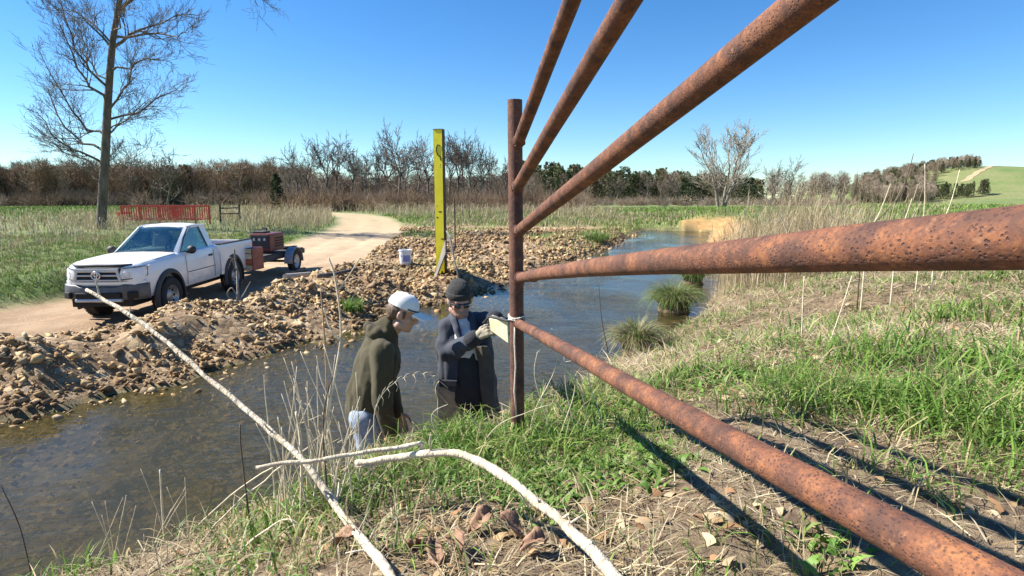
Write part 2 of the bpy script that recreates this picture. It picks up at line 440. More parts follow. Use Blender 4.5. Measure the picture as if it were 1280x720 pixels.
def build_water():
    m, nt, out = new_mat('stream_water'); v = texc(nt)
    mp = nt.nodes.new('ShaderNodeMapping'); mp.inputs['Rotation'].default_value = (0, 0, R(25)); mp.inputs['Scale'].default_value = (1, 2.2, 1); nt.links.new(v, mp.inputs[0])
    n1 = noi(nt, mp.outputs[0], 2.2, 3, .55, .6); n2 = noi(nt, mp.outputs[0], 9, 3, .6, .4)
    mask = ramp(nt, noi(nt, v, .45, 2, .5), [(.38, .06), (.66, 1.0)])
    h = mth(nt, 'MULTIPLY', mth(nt, 'ADD', n1, mth(nt, 'MULTIPLY', n2, .35)), mask)
    nrm = bump(nt, h, .55, .06)
    tr = nt.nodes.new('ShaderNodeBsdfTransparent'); tr.inputs[0].default_value = (.74, .68, .46, 1)
    df = nt.nodes.new('ShaderNodeBsdfDiffuse'); df.inputs[0].default_value = (.10, .088, .036, 1)
    mx = nt.nodes.new('ShaderNodeMixShader'); mx.inputs[0].default_value = .30
    nt.links.new(tr.outputs[0], mx.inputs[1]); nt.links.new(df.outputs[0], mx.inputs[2])
    gl = nt.nodes.new('ShaderNodeBsdfGlossy'); gl.inputs['Roughness'].default_value = .05; nt.links.new(nrm, gl.inputs['Normal'])
    fr = nt.nodes.new('ShaderNodeFresnel'); fr.inputs[0].default_value = 1.36; nt.links.new(nrm, fr.inputs['Normal'])
    m2 = nt.nodes.new('ShaderNodeMixShader'); nt.links.new(fr.outputs[0], m2.inputs[0]); nt.links.new(mx.outputs[0], m2.inputs[1]); nt.links.new(gl.outputs[0], m2.inputs[2])
    nt.links.new(m2.outputs[0], out.inputs[0])
    # grid cells lying over the channel (banks rise through its margin)
    xs = np.arange(-22, 14, .5); ys = np.arange(-6, 40, .5); X, Y = np.meshgrid(xs, ys)
    T = terrain(X, Y); ok = T['ins'] | (T['d'] < .8)
    idx = np.arange(X.size).reshape(X.shape)
    Q = np.stack([idx[:-1, :-1], idx[:-1, 1:], idx[1:, 1:], idx[1:, :-1]], -1).reshape(-1, 4)
    q = Q[ok.reshape(-1)[Q].any(1)]; u, inv = np.unique(q, return_inverse=True)
    V = np.stack([X.ravel(), Y.ravel(), np.zeros(X.size)], -1)
    tag(mesh_np('water', V[u], inv.reshape(-1, 4), m), kind='structure')
build_water()
# ------------------------------------------------------------------ rust pipe fence
def rust_mat(name, c1, c2, c3, sc=1.0):
    m, nt, out = new_mat(name); v = texc(nt)
    n1 = noi(nt, v, 7*sc, 6, .65); n2 = noi(nt, v, 38*sc, 5, .7); n3 = noi(nt, v, 16*sc, 4, .6, .6)
    col = ramp(nt, n1, [(.33, tuple(x*.55 for x in c1)), (.42, c1), (.54, c2), (.7, c3)])
    col = mixc(nt, ramp(nt, n2, [(.40, .65), (.55, 0.0)]), col, (.075, .03, .02))
    col = mixc(nt, ramp(nt, noi(nt, v, 120*sc, 4, .7), [(.38, .5), (.52, 0.0)]), col, (.07, .03, .022))
    pit = vor(nt, v, 95*sc); pm = mth(nt, 'MULTIPLY', ramp(nt, pit, [(.2, 1.0), (.36, 0.0)]), ramp(nt, n3, [(.40, 0.0), (.52, 1.0)]))
    col = mixc(nt, mth(nt, 'MULTIPLY', pm, .8), col, (.05, .026, .026))
    col = mixc(nt, ramp(nt, noi(nt, v, 26*sc, 5, .7), [(.58, 0.0), (.70, .5)]), col, (.36, .17, .08))
    h = mth(nt, 'SUBTRACT', mth(nt, 'ADD', n2, mth(nt, 'MULTIPLY', n3, .6)), pm)
    bsdf(nt, out, col, .8, 0, bump(nt, h, .6, .004)); return m
M_rust = rust_mat('rusted_pipe', (.085, .034, .018), (.19, .07, .03), (.30, .12, .042), 2.0)
M_rustp = rust_mat('rusted_post', (.085, .034, .022), (.15, .056, .033), (.21, .082, .042), 2.0)
PY = 2.85
post_b = A(646, 540, PY); pz = zt(post_b.x, PY)
fence = empty('pipe_fence', (post_b.x, PY, pz), label='rusty brown pipe fence with five rails fanning out from one upright post on the bank', cat='fence')
def fchild(mb, name, mat, sm=True):
    o = mb.build(name, mat, None, auto=40); o.parent = fence; o.matrix_parent_inverse = Matrix.Translation(fence.location).inverted(); return o
mb = MB(); top = A(643.5, 125, PY); bot = A(648, 545, PY); bot.z = pz-.35
mb.tube([bot, (bot+top)/2, top], .0365, 28); fchild(mb, 'post', M_rustp)
rails = [  # post end pixel, far pixel, near depth, radius at each end
    ((648, 178), (715, 0), 1.72, .028), ((646, 235), (786, 0), 1.24, .028), ((648, 289), (1010, 0), .80, .028), ((650, 347), (1280, 298), .445, .0262), ((648, 404), (1190, 706), .545, .0242)]
for k, (a, b, dn, rr) in enumerate(rails):
    p0 = A(*a, PY-.03); dd = ray(*b); dd = dd/(dd.y*CP-dd.z*SP); p1 = Vector((0, 0, CAMH))+dd*dn
    p2 = p1+(p1-p0)*((p1.y+.95)/(p0.y-p1.y))
    L = [p0.lerp(p2, i/24) for i in range(25)]
    if k == 3:
        T1 = (p1-p0).length/(p2-p0).length
        for i, q in enumerate(L):
            t = i/24/T1
            if t < 1: q.z += .0125*4*t*(1-t)*(1 if t < .5 else 1)
    # slight hand-made waviness of old tube
    for i, q in enumerate(L): q += Vector((0, 0, (mnoise.noise(Vector((k*9.1, i*.35, 0))))*.003))
    mb = MB(); mb.tube(L, rr, 28); o = fchild(mb, 'rail', M_rust)
    mb = MB()
    d = (L[1]-L[0]).normalized(); wb = MB()
    wb.tube([p0+d*(.012+.0028*math.sin(i*2.3))+(d.orthogonal().normalized()*math.cos(i*math.pi/12)+d.cross(d.orthogonal().normalized())*math.sin(i*math.pi/12))*(rr+.001) for i in range(25)], [.0045+.0013*math.sin(i*1.9) for i in range(25)], 6)
    wo = wb.build('weld_bead', M_rustp, None, True); wo.parent = o
    if k == 3:
        d = (L[1]-L[0]).normalized(); c = p0+d*.36; 
        mb.tube([c-d*.012, c-d*.006, c+d*.006, c+d*.012], [rr, rr+.004, rr+.004, rr], 24); w = mb.build('weld_collar', M_rust, None, auto=50); w.parent = o
p = MB(); e2 = p2.copy(); e2.x += .05
gz = zt(e2.x, e2.y); p.tube([Vector((e2.x, e2.y, gz-.3)), Vector((e2.x, e2.y, 3.6))], .0365, 24); fchild(p, 'post', M_rustp)
# rope round the post
M_rope = simple('pale_rope', (.55, .5, .42), .9, var=.3, sc=120)
mb = MB(); c = A(646, 397, PY)
for kk in range(3):
    mb.tube([c+Vector((math.cos(t)*.042, math.sin(t)*.042, .009*kk-.01+.006*math.sin(t*2+kk))) for t in np.linspace(0, 2*math.pi, 26)], .005, 6)
mb.tube([c+Vector((.03, -.03, 0)), c+Vector((.07, -.035, .006)), c+Vector((.11, -.01, .0))], .005, 6)
mb.tube([c+Vector((-.01, -.042, 0)), c+Vector((-.012, -.046, -.12)), c+Vector((-.006, -.05, -.25)), c+Vector((-.013, -.055, -.38)), c+Vector((.0, -.06, -.52))], .0042, 6)
tag(mb.build('rope', M_rope, None, True), 'pale rope knotted round the rusty fence post with a loose end hanging down', 'rope')

# ------------------------------------------------------------------ rubble
def rock_proto(seed, sub=1):
    """angular broken stone: convex hull of random points"""
    rs = random.Random(seed); bm = bmesh.new(); s = Vector((1, rs.uniform(.55, .95), rs.uniform(.16, .55)))
    for _ in range(9 if sub == 1 else 12):
        v = Vector((rs.uniform(-1, 1), rs.uniform(-1, 1), rs.uniform(-1, 1))); v *= (.75+.25*rs.random())/max(v.length, .55)
        bm.verts.new((v.x*s.x, v.y*s.y, v.z*s.z))
    r = bmesh.ops.convex_hull(bm, input=bm.verts[:])
    bmesh.ops.delete(bm, geom=list(set(x for x in r['geom_interior'] if isinstance(x, bmesh.types.BMVert))), context='VERTS')
    if sub > 1: bmesh.ops.bevel(bm, geom=bm.edges[:], offset=.03, segments=1, affect='EDGES')
    bmesh.ops.triangulate(bm, faces=bm.faces[:]); bmesh.ops.recalc_face_normals(bm, faces=bm.faces[:]); bm.verts.index_update()
    V = np.array([v.co[:] for v in bm.verts]); T = np.array([[v.index for v in f.verts] for f in bm.faces]); bm.free(); return V, T
def rotm(rng, n, tilt=.5):
    a = rng.uniform(0, 2*np.pi, n); b = rng.normal(0, tilt, n); g = rng.normal(0, tilt, n)
    ca, sa, cb, sb, cg, sg = np.cos(a), np.sin(a), np.cos(b), np.sin(b), np.cos(g), np.sin(g)
    z = np.zeros(n); o = np.ones(n)
    Rz = np.array([[ca, -sa, z], [sa, ca, z], [z, z, o]]); Rx = np.array([[o, z, z], [z, cb, -sb], [z, sb, cb]]); Ry = np.array([[cg, z, sg], [z, o, z], [-sg, z, cg]])
    return np.einsum('ijn,jkn,kln->nil', Rz, Rx, Ry)
def scatter(name, protos, pos, size, rot, cols, mat, kind, smooth=False, pcol=None):
    Vs = []; Ts = []; Cs = []; base = 0
    which = RNG.integers(0, len(protos), len(pos))
    for k, (V, T) in enumerate(protos):
        i = np.nonzero(which == k)[0]
        if not len(i): continue
        W = np.einsum('nij,vj->nvi', rot[i], V)*size[i][:, None, None]+pos[i][:, None, :]
        Vs.append(W.reshape(-1, 3)); Ts.append((T[None]+(np.arange(len(i))*len(V))[:, None, None]+base).reshape(-1, T.shape[1]))
        C = np.repeat(cols[i], len(V), 0)
        if pcol is not None: C = C*np.tile(pcol[k], (len(i), 1))
        Cs.append(C); base += len(i)*len(V)
    V = np.concatenate(Vs); T = np.concatenate(Ts)
    if T.shape[1] == 3: o = mesh_np(name, V, None, mat, tris=T, col=np.concatenate(Cs), smooth=smooth)
    else: o = mesh_np(name, V, T, mat, col=np.concatenate(Cs), smooth=smooth)
    return tag(o, kind=kind) if kind else o
def stone_mat():
    m, nt, out = new_mat('limestone'); v = texc(nt)
    a = nt.nodes.new('ShaderNodeAttribute'); a.attribute_name = 'Col'
    n = noi(nt, v, 18, 6, .7); c = mixc(nt, 1.0, a.outputs['Color'], ramp(nt, n, [(.25, .55), (.6, 1.0)]), 'MULTIPLY')
    bsdf(nt, out, c, .9, 0, bump(nt, n, .5, .02)); return m
M_stone = stone_mat()
ROCKPAL = np.array([(.54, .43, .27), (.60, .49, .33), (.46, .33, .18), (.50, .37, .20), (.38, .26, .14), (.64, .55, .40), (.47, .40, .31), (.56, .43, .24), (.30, .20, .11)])
def rubble():
    n = 400000; rng = RNG
    # more candidates near the viewer
    Y = rng.uniform(3.0, 34, n)**1.0; X = rng.uniform(-14, 10, n)
    keep = rng.random(n) < np.clip(9.0/(np.hypot(X, Y)), .05, 1); X, Y = X[keep], Y[keep]
    T = terrain(X, Y)
    k = (T['gravel']*np.where(T['ins'], 0, 1) > .35) & (rng.random(len(X)) < .12+1.5*sst(.35, .65, fbm(X, Y, .8, 50)))
    k2 = T['ins'] & (T['dL'] < .3+2.6*rng.random(len(X))**2) & (rng.random(len(X)) < .4)
    k = k | k2; X, Y = X[k], Y[k]; Z = T['z'][k]; dl = T['dL'][k]; d = np.hypot(X, Y)
    m = min(len(X), 44000); i = rng.permutation(len(X))[:m]; X, Y, Z, dl, d = X[i], Y[i], Z[i], dl[i], d[i]
    size = rng.lognormal(-3.65, .7, m)*np.clip(.55+d/20, .75, 1.8)
    size = np.clip(size, .016, np.where(Y < 10, .10, .17))
    light = fbm(X, Y, .5, 61)
    ci = rng.integers(0, len(ROCKPAL), m); C = ROCKPAL[ci]*np.array([.92, .80, .62])*rng.uniform(.6, 1.2, (m, 1))
    dark = sst(.56, .36, light)[:, None]*.8; C = C*(1-dark)+np.array([.20, .125, .066])*dark
    # low wet rocks by the water are stained brown
    wet = (1-sst(.05, .45, dl))[:, None]*.65; C = C*(1-wet)+np.array([.17, .10, .045])*wet
    pos = np.stack([X, Y, Z+size*.18], -1)
    protos = [rock_proto(s, 1) for s in range(6)]
    scatter('rubble', protos, pos, size, rotm(rng, m, .6), C, M_stone, 'stuff')
    return
rubble()
# larger single stones
def stones():
    rng = np.random.default_rng(21); protos = []
    for s in range(8):
        V, T = rock_proto(40+s, 2); 
        me = bpy.data.meshes.new('rock'); me.from_pydata(V.tolist(), [], T.tolist()); me.update()
        at = me.color_attributes.new('Col', 'FLOAT_COLOR', 'POINT'); c = ROCKPAL[[1, 5, 0, 6, 1, 7, 5, 0][s]]*np.array([.95, .86, .7])
        at.data.foreach_set('color', np.tile(np.array([*c, 1], np.float32), len(V))); me.materials.append(M_stone); protos.append(me)
    n = 0; tries = 0
    while n < 130 and tries < 20000:
        tries += 1
        x, y = rng.uniform(-11, 7), rng.uniform(4.5, 24)
        T = terrain(np.array([x]), np.array([y]))
        if T['ins'][0] or T['gravel'][0] < .5: continue
        if rng.random() > .25+1.2*(T['dL'][0] < 2.5): continue
        o = bpy.data.objects.new('rock', protos[n % 8]); COL.objects.link(o)
        s = rng.uniform(.05, .105)*(1 if y < 14 else 1.4); o.scale = (s, s, s); o.location = (x, y, float(T['z'][0])+s*.22)
        o.rotation_euler = (rng.normal(0, .35), rng.normal(0, .35), rng.uniform(0, 6.28))
        tag(o, 'pale tan limestone rock lying loose in the rubble along the far stream bank', 'rock', 'loose limestone rocks on the far bank'); n += 1
stones()

# ------------------------------------------------------------------ grass
def blades(name, P, h, w, lean, col, mat, nseg=3, az=None, tipcol=None, kind='stuff', curl=1.0):
    n = len(P); rng = RNG
    az = rng.uniform(0, 2*np.pi, n) if az is None else az
    D = np.stack([np.cos(az), np.sin(az), np.zeros(n)], -1); S = np.stack([-np.sin(az), np.cos(az), np.zeros(n)], -1)
    tl = rng.uniform(-.5, .5, n); S = S*np.cos(tl)[:, None]+np.array([0, 0, 1])*np.sin(tl)[:, None]
    ts = np.linspace(0, 1, nseg+1); V = np.zeros((n, 2*nseg+1, 3)); C = np.zeros((n, 2*nseg+1, 3))
    if tipcol is None: tipcol = col
    for j, t in enumerate(ts):
        zz = h*(t*np.cos(lean*t**curl)); xx = h*(t*np.sin(lean*t**curl))
        c = P+D*xx[:, None]+np.array([0, 0, 1])*zz[:, None]; ww = (w*(1-t**1.8)*.5+w*.04)[:, None]
        cc = col*(1-t)+tipcol*t
        if j < nseg:
            V[:, 2*j] = c-S*ww; V[:, 2*j+1] = c+S*ww; C[:, 2*j] = cc; C[:, 2*j+1] = cc
        else: V[:, 2*j] = c; C[:, 2*j] = cc
    m = 2*nseg+1; b = (np.arange(n)*m)[:, None]
    Q = np.concatenate([b+np.array([2*j, 2*j+1, 2*j+3, 2*j+2]) for j in range(nseg-1)], 0) if nseg > 1 else None
    T = b+np.array([2*nseg-2, 2*nseg-1, 2*nseg])
    o = mesh_np(name, V.reshape(-1, 3), Q, mat, tris=T, col=C.reshape(-1, 3))
    return tag(o, kind=kind) if kind else o
def green(n, dry=.12, rng=RNG):
    base = np.array([(.10, .20, .03), (.14, .25, .045), (.17, .27, .06), (.075, .15, .028), (.2, .26, .07)])
    c = base[rng.integers(0, 5, n)]*rng.uniform(.8, 1.25, (n, 1))
    k = rng.random(n) < dry; c[k] = np.array([.42, .36, .2])*rng.uniform(.7, 1.2, (k.sum(), 1)); return c
def straw(n, rng=RNG):
    base = np.array([(.5, .41, .25), (.42, .33, .19), (.56, .48, .32), (.3, .22, .12), (.4, .34, .24)])
    return base[rng.integers(0, 5, n)]*rng.uniform(.75, 1.2, (n, 1))
def sample(n, x0, x1, y0, y1, dens):
    X = RNG.uniform(x0, x1, n); Y = RNG.uniform(y0, y1, n); T = terrain(X, Y); p = dens(X, Y, T)
    k = RNG.random(n) < p; return X[k], Y[k], T['z'][k]+0, {q: T[q][k] for q in ('dR', 'dL', 'w', 'dist')}

PATCH = [(1150, 490, .6, .82, .30), (1240, 530, .5, .82, .30), (1070, 505, .42, .8, .26), (1240, 400, .5, .8, .24), (980, 440, .35, .6, .16), (940, 480, .3, .6, .16),
         (700, 545, .42, 1.3, .17), (640, 560, .42, 1.3, .17), (580, 575, .4, 1.3, .18), (520, 590, .4, 1.3, .16), (560, 550, .3, 1.3, .22), (460, 620, .35, 1.2, .15), (740, 580, .32, 1.0, .12), (780, 590, .25, .9, .10),
         (720, 520, .35, 1.2, .18), (800, 480, .4, .7, .13), (850, 430, .5, .6, .13), (900, 420, .45, .55, .13), (400, 640, .28, .8, .14), (1020, 690, .15, .8, .10), (430, 690, .2, .6, .12), (840, 560, .2, .5, .08), (1100, 570, .3, .55, .18), (1200, 600, .28, .55, .18), (900, 390, .5, .5, .12), (1060, 400, .4, .45, .12), (960, 370, .6, .4, .12), (1150, 360, .6, .35, .12), (1250, 345, .8, .5, .15), (620, 615, .35, 1.1, .11), (680, 600, .35, 1.1, .12), (540, 630, .3, 1.0, .12), (740, 620, .25, .8, .09), (480, 660, .25, .9, .12)]
PW = [(hit(a, b), r, d, hh) for a, b, r, d, hh in PATCH]
BARE = [(hit(a, b), r) for a, b, r in [(1150, 425, .55), (1200, 410, .4), (900, 650, .35), (1000, 660, .3), (820, 640, .25), (760, 680, .22), (1010, 480, .3), (850, 690, .25), (600, 690, .13), (640, 705, .13), (1200, 690, .2)]]
def patchw(X, Y):
    p = np.zeros(X.shape); hh = np.full(X.shape, .09)
    for c, r, d, h in PW:
        q = d*np.exp(-(((X-c.x)**2+(Y-c.y)**2)/r**2)); hh = np.where(q > p, h, hh); p = np.maximum(p, q)
    for c, r in BARE: p = p*(1-.95*np.exp(-(((X-c.x)**2+(Y-c.y)**2)/r**2)))
    return p, hh
def near_grass():
    def dens(X, Y, T):
        p, _ = patchw(X, Y); tuft = sst(.47, .60, fbm(X, Y, 3.2, 70)); base = .16*sst(.42, .6, fbm(X, Y, 2.2, 71))
        return np.clip((np.where(p > .85, p*(.5+.5*tuft), p*(.05+.95*tuft))+base)*(T['w'] > .5)*~T['ins']*sst(.02, .15, T['dR']), 0, 1)*np.clip(3.2/T['dist'], .2, 1)
    X, Y, Z, q = sample(360000, -2.6, 7.5, .5, 9, dens); n = len(X)
    _, hh = patchw(X, Y)
    h = hh*RNG.uniform(.45, 1.25, n)*(.6+.8*fbm(X, Y, 3, 72)); w = np.where(h > .14, .0075, .0045)*RNG.uniform(.6, 1.3, n)*np.clip(q['dist']/3.2, 1, 2)
    c = green(n, .1); blades('grass', np.stack([X, Y, Z-.01], -1), h, w, np.where(h > .13, RNG.uniform(.4, 2.0, n), RNG.uniform(.15, 1.35, n)), c, M_leaf, 4, tipcol=c*np.array([1.15, 1.1, 1.0]), curl=1.3)
    print('grass', n)
    # straw litter lying about
    def d2(X, Y, T): return np.clip(.9*(T['w'] > .5)*~T['ins']*(.35+.65*sst(.4, .6, fbm(X, Y, 2, 73)))*sst(0, .1, T['dR']), 0, 1)*np.clip(3/T['dist'], .15, 1)
    X, Y, Z, q = sample(330000, -2.6, 11, .5, 14, d2); n = len(X)
    h = RNG.uniform(.04, .16, n)*np.clip(q['dist']/3, 1, 2); blades('dry_grass', np.stack([X, Y, Z+.004], -1), h, RNG.uniform(.002, .0055, n)*np.clip(q['dist']/3, 1, 2), RNG.uniform(1.1, 1.62, n), straw(n)*.92, M_straw, 2, curl=.12)
    print('litter', n)
    # standing straw on the lower left brow and among the right-bank grass
    def d6(X, Y, T):
        p = np.zeros(X.shape)
        for a, b, r in [(400, 680, .3), (360, 700, .3), (330, 690, .25), (420, 640, .25), (450, 690, .2), (250, 715, .25), (700, 520, .25)]:
            c = hit(a, b); p = np.maximum(p, .8*np.exp(-(((X-c.x)**2+(Y-c.y)**2)/r**2)))
        return np.clip(p+.05*(X > .8)*sst(.5, .62, fbm(X, Y, 1.6, 93)), 0, 1)*(T['w'] > .5)*~T['ins']
    X, Y, Z, q = sample(60000, -2.6, 7, .6, 8, d6); n = len(X)
    blades('dry_grass', np.stack([X, Y, Z], -1), RNG.uniform(.06, .24, n), RNG.uniform(.003, .006, n), RNG.uniform(.3, 1.6, n), straw(n), M_straw, 3)
    # broad weed leaves
    def d3(X, Y, T):
        p = np.zeros(X.shape)
        for a, b, r in [(770, 590, .16), (740, 600, .16), (800, 575, .14), (560, 560, .2), (700, 600, .2), (1025, 685, .09), (640, 620, .15), (820, 600, .1), (590, 600, .15), (900, 470, .25), (680, 640, .1)]:
            c = hit(a, b); p = np.maximum(p, np.exp(-(((X-c.x)**2+(Y-c.y)**2)/r**2)))
        return p*.8
    X, Y, Z, q = sample(26000, -1.2, 2, 1, 4.5, d3); n = len(X)
    c = green(n, 0)*1.1; blades('ground_cover', np.stack([X, Y, Z], -1), RNG.uniform(.03, .085, n), RNG.uniform(.014, .028, n), RNG.uniform(.6, 1.4, n), c, M_leaf, 3)
    # fallen leaves
    def d4(X, Y, T): return (T['w'] > .5)*~T['ins']*(.05+.5*sst(.52, .66, fbm(X, Y, 1.5, 77))+.5*np.exp(-(((X-2.6)**2+(Y-5.4)**2)/2.2)))
    X, Y, Z, q = sample(9000, -2, 6, .8, 8, d4); n = len(X)
    c = np.array([(.42, .28, .15), (.3, .17, .09), (.5, .38, .24)])[RNG.integers(0, 3, n)]*RNG.uniform(.7, 1.2, (n, 1))
    blades('leaf_litter', np.stack([X, Y, Z+.012], -1), RNG.uniform(.03, .075, n), RNG.uniform(.02, .04, n), RNG.uniform(1.1, 1.9, n), c, M_straw, 3, curl=.3)
near_grass()

def far_grass():
    # right bank beyond the fence and the field behind it
    def d1(X, Y, T): return (T['w'] > .5)*~T['ins']*(.10+.9*sst(.47, .64, fbm(X, Y, 1.3, 80)))*np.clip(9/T['dist'], .08, 1)*.8*(1-T['clay'])*sst(.05, .4, T['dR'])*(.12+.88*sst(6, 10, T['dist']))
    X, Y, Z, q = sample(190000, 2.0, 26, 5.5, 30, d1); n = len(X)
    h = RNG.uniform(.06, .2, n)*(.5+.9*fbm(X, Y, 1.1, 81)); k = np.clip(q['dist']/6, 1, 3.5)
    c = green(n, .45); blades('grass', np.stack([X, Y, Z-.01], -1), h, .009*k*RNG.uniform(.6, 1.2, n), RNG.uniform(.2, 1.3, n), c, M_leaf, 2)
    def d2(X, Y, T): return (T['w'] > .5)*~T['ins']*(1-T['clay'])*np.clip(30/T['dist'], .1, 1)
    X, Y, Z, q = sample(90000, -6, 150, 26, 190, d2); n = len(X)
    k = np.clip(q['dist']/30, 1, 5); g = sst(.35, .6, fbm(X, Y, .05, 83))+sst(14, 40, X)
    c = green(n, .1); s = straw(n)*.85; mx = (RNG.random(n) > np.clip(.15+g*.6, 0, .93))[:, None]; c = np.where(mx, s, c)
    blades('meadow_grass', np.stack([X, Y, Z], -1), RNG.uniform(.12, .38, n)*np.sqrt(k), .03*k, RNG.uniform(.1, .8, n), c, M_far, 2)
    X, Y, Z, q = sample(80000, -6, 34, 24, 80, lambda X, Y, T: ((T['w'] > .5) | (Y > 36))*~T['ins']*(T['rd'] > 2.5)*(1-T['clay'])*(.4+.6*sst(.4, .6, fbm(X, Y, .3, 97)))); n = len(X); k = np.clip(q['dist']/24, 1, 4)
    c = green(n, .1); s = straw(n)*.85; mx = (RNG.random(n) > np.clip(.25+1.4*(fbm(X, Y, .12, 98)-.35)+.4*sst(8, 16, X), .1, .92))[:, None]
    blades('meadow_grass', np.stack([X, Y, Z], -1), RNG.uniform(.12, .4, n)*k**.4, .024*k, RNG.uniform(.1, .9, n), np.where(mx, s, c), M_far, 2)
    # left side of the road
    def d3(X, Y, T): return (T['side'] < .5)*(T['rd'] > 2.2)*(T['w'] < .5)*np.clip(12/T['dist'], .07, 1)*(.4+.6*sst(.4, .55, fbm(X, Y, .7, 84)))
    X, Y, Z, q = sample(230000, -75, -4, 6, 80, d3); n = len(X); k = np.clip(q['dist']/10, 1, 5)
    verge = sst(9, 3.2, terrain(X, Y)['rd']); g = fbm(X, Y, .35, 85)
    c = green(n, .12)*np.array([1, .95, 1]); s = straw(n)*.8; mx = (RNG.random(n) > np.clip(.35+verge*.45+(g-.5)*1.2, .12, .95))[:, None]; c = np.where(mx, s, c)
    blades('meadow_grass', np.stack([X, Y, Z], -1), RNG.uniform(.08, .24, n)*k**.4, .011*k**.85, RNG.uniform(.2, 1.2, n), c, M_far, 2)
    X, Y, Z, q = sample(150000, -24, -7, 7, 26, lambda X, Y, T: (T['side'] < .5)*(T['rd'] > 2.0+.5*fbm(X, Y, 2, 87))*(.35+.65*sst(.38, .5, fbm(X, Y, 1.2, 88)))); n = len(X)
    g = fbm(X, Y, .5, 89); c = green(n, .1); s = straw(n)*.8; mx = (RNG.random(n) > np.clip(.75+(g-.5)*1.6, .2, .97))[:, None]
    blades('meadow_grass', np.stack([X, Y, Z], -1), RNG.uniform(.06, .2, n), .011*RNG.uniform(.7, 1.4, n), RNG.uniform(.2, 1.3, n), np.where(mx, s, c), M_far, 2)
    # green far field on the left
    def d5(X, Y, T): return (T['w'] < .6)*(T['dist'] > 40)*(T['rd'] > 2.4)*.6
    X, Y, Z, q = sample(60000, -170, 12, 40, 170, d5); n = len(X); k = q['dist']/40
    a = X/Y; g = sst(-.42, -.6, a); c = green(n, .08); s = straw(n)*.75; mx = (RNG.random(n) > .25+.65*g)[:, None]
    blades('meadow_grass', np.stack([X, Y, Z], -1), RNG.uniform(.2, .45, n), .05*k, RNG.uniform(.1, .9, n), np.where(mx, s, c), M_far, 2)
    # tufts on the gravel bank
    def d4(X, Y, T):
        patch = sst(.56, .66, fbm(X, Y, .35, 15))*sst(13, 20, Y)
        return (T['w'] < .5)*(T['side'] > .5)*~T['ins']*(T['rd'] > 2.3)*np.clip(patch+sst(34, 46, Y)+.9*(T['dL'] < 1.8)*sst(19, 24, Y), 0, 1)*np.clip(22/T['dist'], .2, 1)
    X, Y, Z, q = sample(90000, -12, 14, 11, 70, d4); n = len(X); k = np.clip(q['dist']/12, 1, 5)
    c = green(n, .3); blades('grass', np.stack([X, Y, Z], -1), RNG.uniform(.07, .26, n)*k**.3, .012*k, RNG.uniform(.2, 1.2, n), c, M_far, 2)
far_grass()

def dry_weeds():
    # tall dry stems: beside the road on the left, the brow behind the gravel, the clump on the right bank
    P = []; H = []; K = []
    def add(n, x0, x1, y0, y1, h0, h1, dens):
        X, Y, Z, q = sample(n, x0, x1, y0, y1, dens); P.append(np.stack([X, Y, Z], -1)); H.append(RNG.uniform(h0, h1, len(X))); K.append(q['dist'])
    left = lambda X, Y, T: (T['side'] < .5)*(T['rd'] > 4.2)*(T['w'] < .5)*(.06+.94*sst(.48, .62, fbm(X, Y, .3, 90)))*np.clip(26/T['dist'], .1, 1)
    add(26000, -40, -8, 12, 50, .35, 1.1, left)
    mid = lambda X, Y, T: (T['w'] < .5)*(T['rd'] > 2.6)*(.15+.85*sst(.4, .6, fbm(X, Y, .25, 91)))
    add(9000, -30, 10, 46, 72, .5, 1.5, mid); add(3500, -16, -9, 30, 48, .5, 1.3, lambda X, Y, T: (T['side'] < .5)*(T['rd'] > 2.5)*.8)
    c = hit(1010, 300); 
    clump = lambda X, Y, T: (T['w'] > .5)*~T['ins']*np.exp(-(((X-c.x)/1.7)**2+((Y-c.y)/3.2)**2))
    cx, cy = 6.7, 13.8
    clump = lambda X, Y, T: (T['w'] > .5)*~T['ins']*np.exp(-(((X-cx-(Y-cy)*.45)/1.7)**2+((Y-cy)/2.0)**2))*(.3+.7*sst(.4, .6, fbm(X, Y, 1.5, 95)))
    add(62000, 2.5, 12, 11.0, 19, .7, 2.1, clump)
    edge = lambda X, Y, T: (T['w'] > .5)*~T['ins']*(T['dR'] < 1.6)*sst(11, 15, Y)*.4
    add(5000, 2, 14, 8, 26, .25, .8, edge)
    P = np.concatenate(P); H = np.concatenate(H); K = np.concatenate(K); n = len(P)
    k = np.clip(K/12, .8, 4)
    blades('dry_weeds', P, H, .008*k*RNG.uniform(.5, 1.2, n), RNG.uniform(.05, .8, n), straw(n)*RNG.uniform(.8, 1.1, (n, 1)), M_straw, 3, curl=1.6)
    print('clump', int(((P[:, 0] > 4) & (P[:, 1] > 11) & (P[:, 1] < 19)).sum()))
    # seed heads / side twigs
    i = RNG.random(n) < .5; m = i.sum()
    Q = P[i]+np.array([0, 0, 1])*(H[i]*RNG.uniform(.35, .9, m))[:, None]
    blades('dry_weeds', Q, H[i]*RNG.uniform(.15, .4, m), .007*k[i], RNG.uniform(.4, 1.5, m), straw(m)*.8, M_straw, 2)
    print('weeds', n)
dry_weeds()

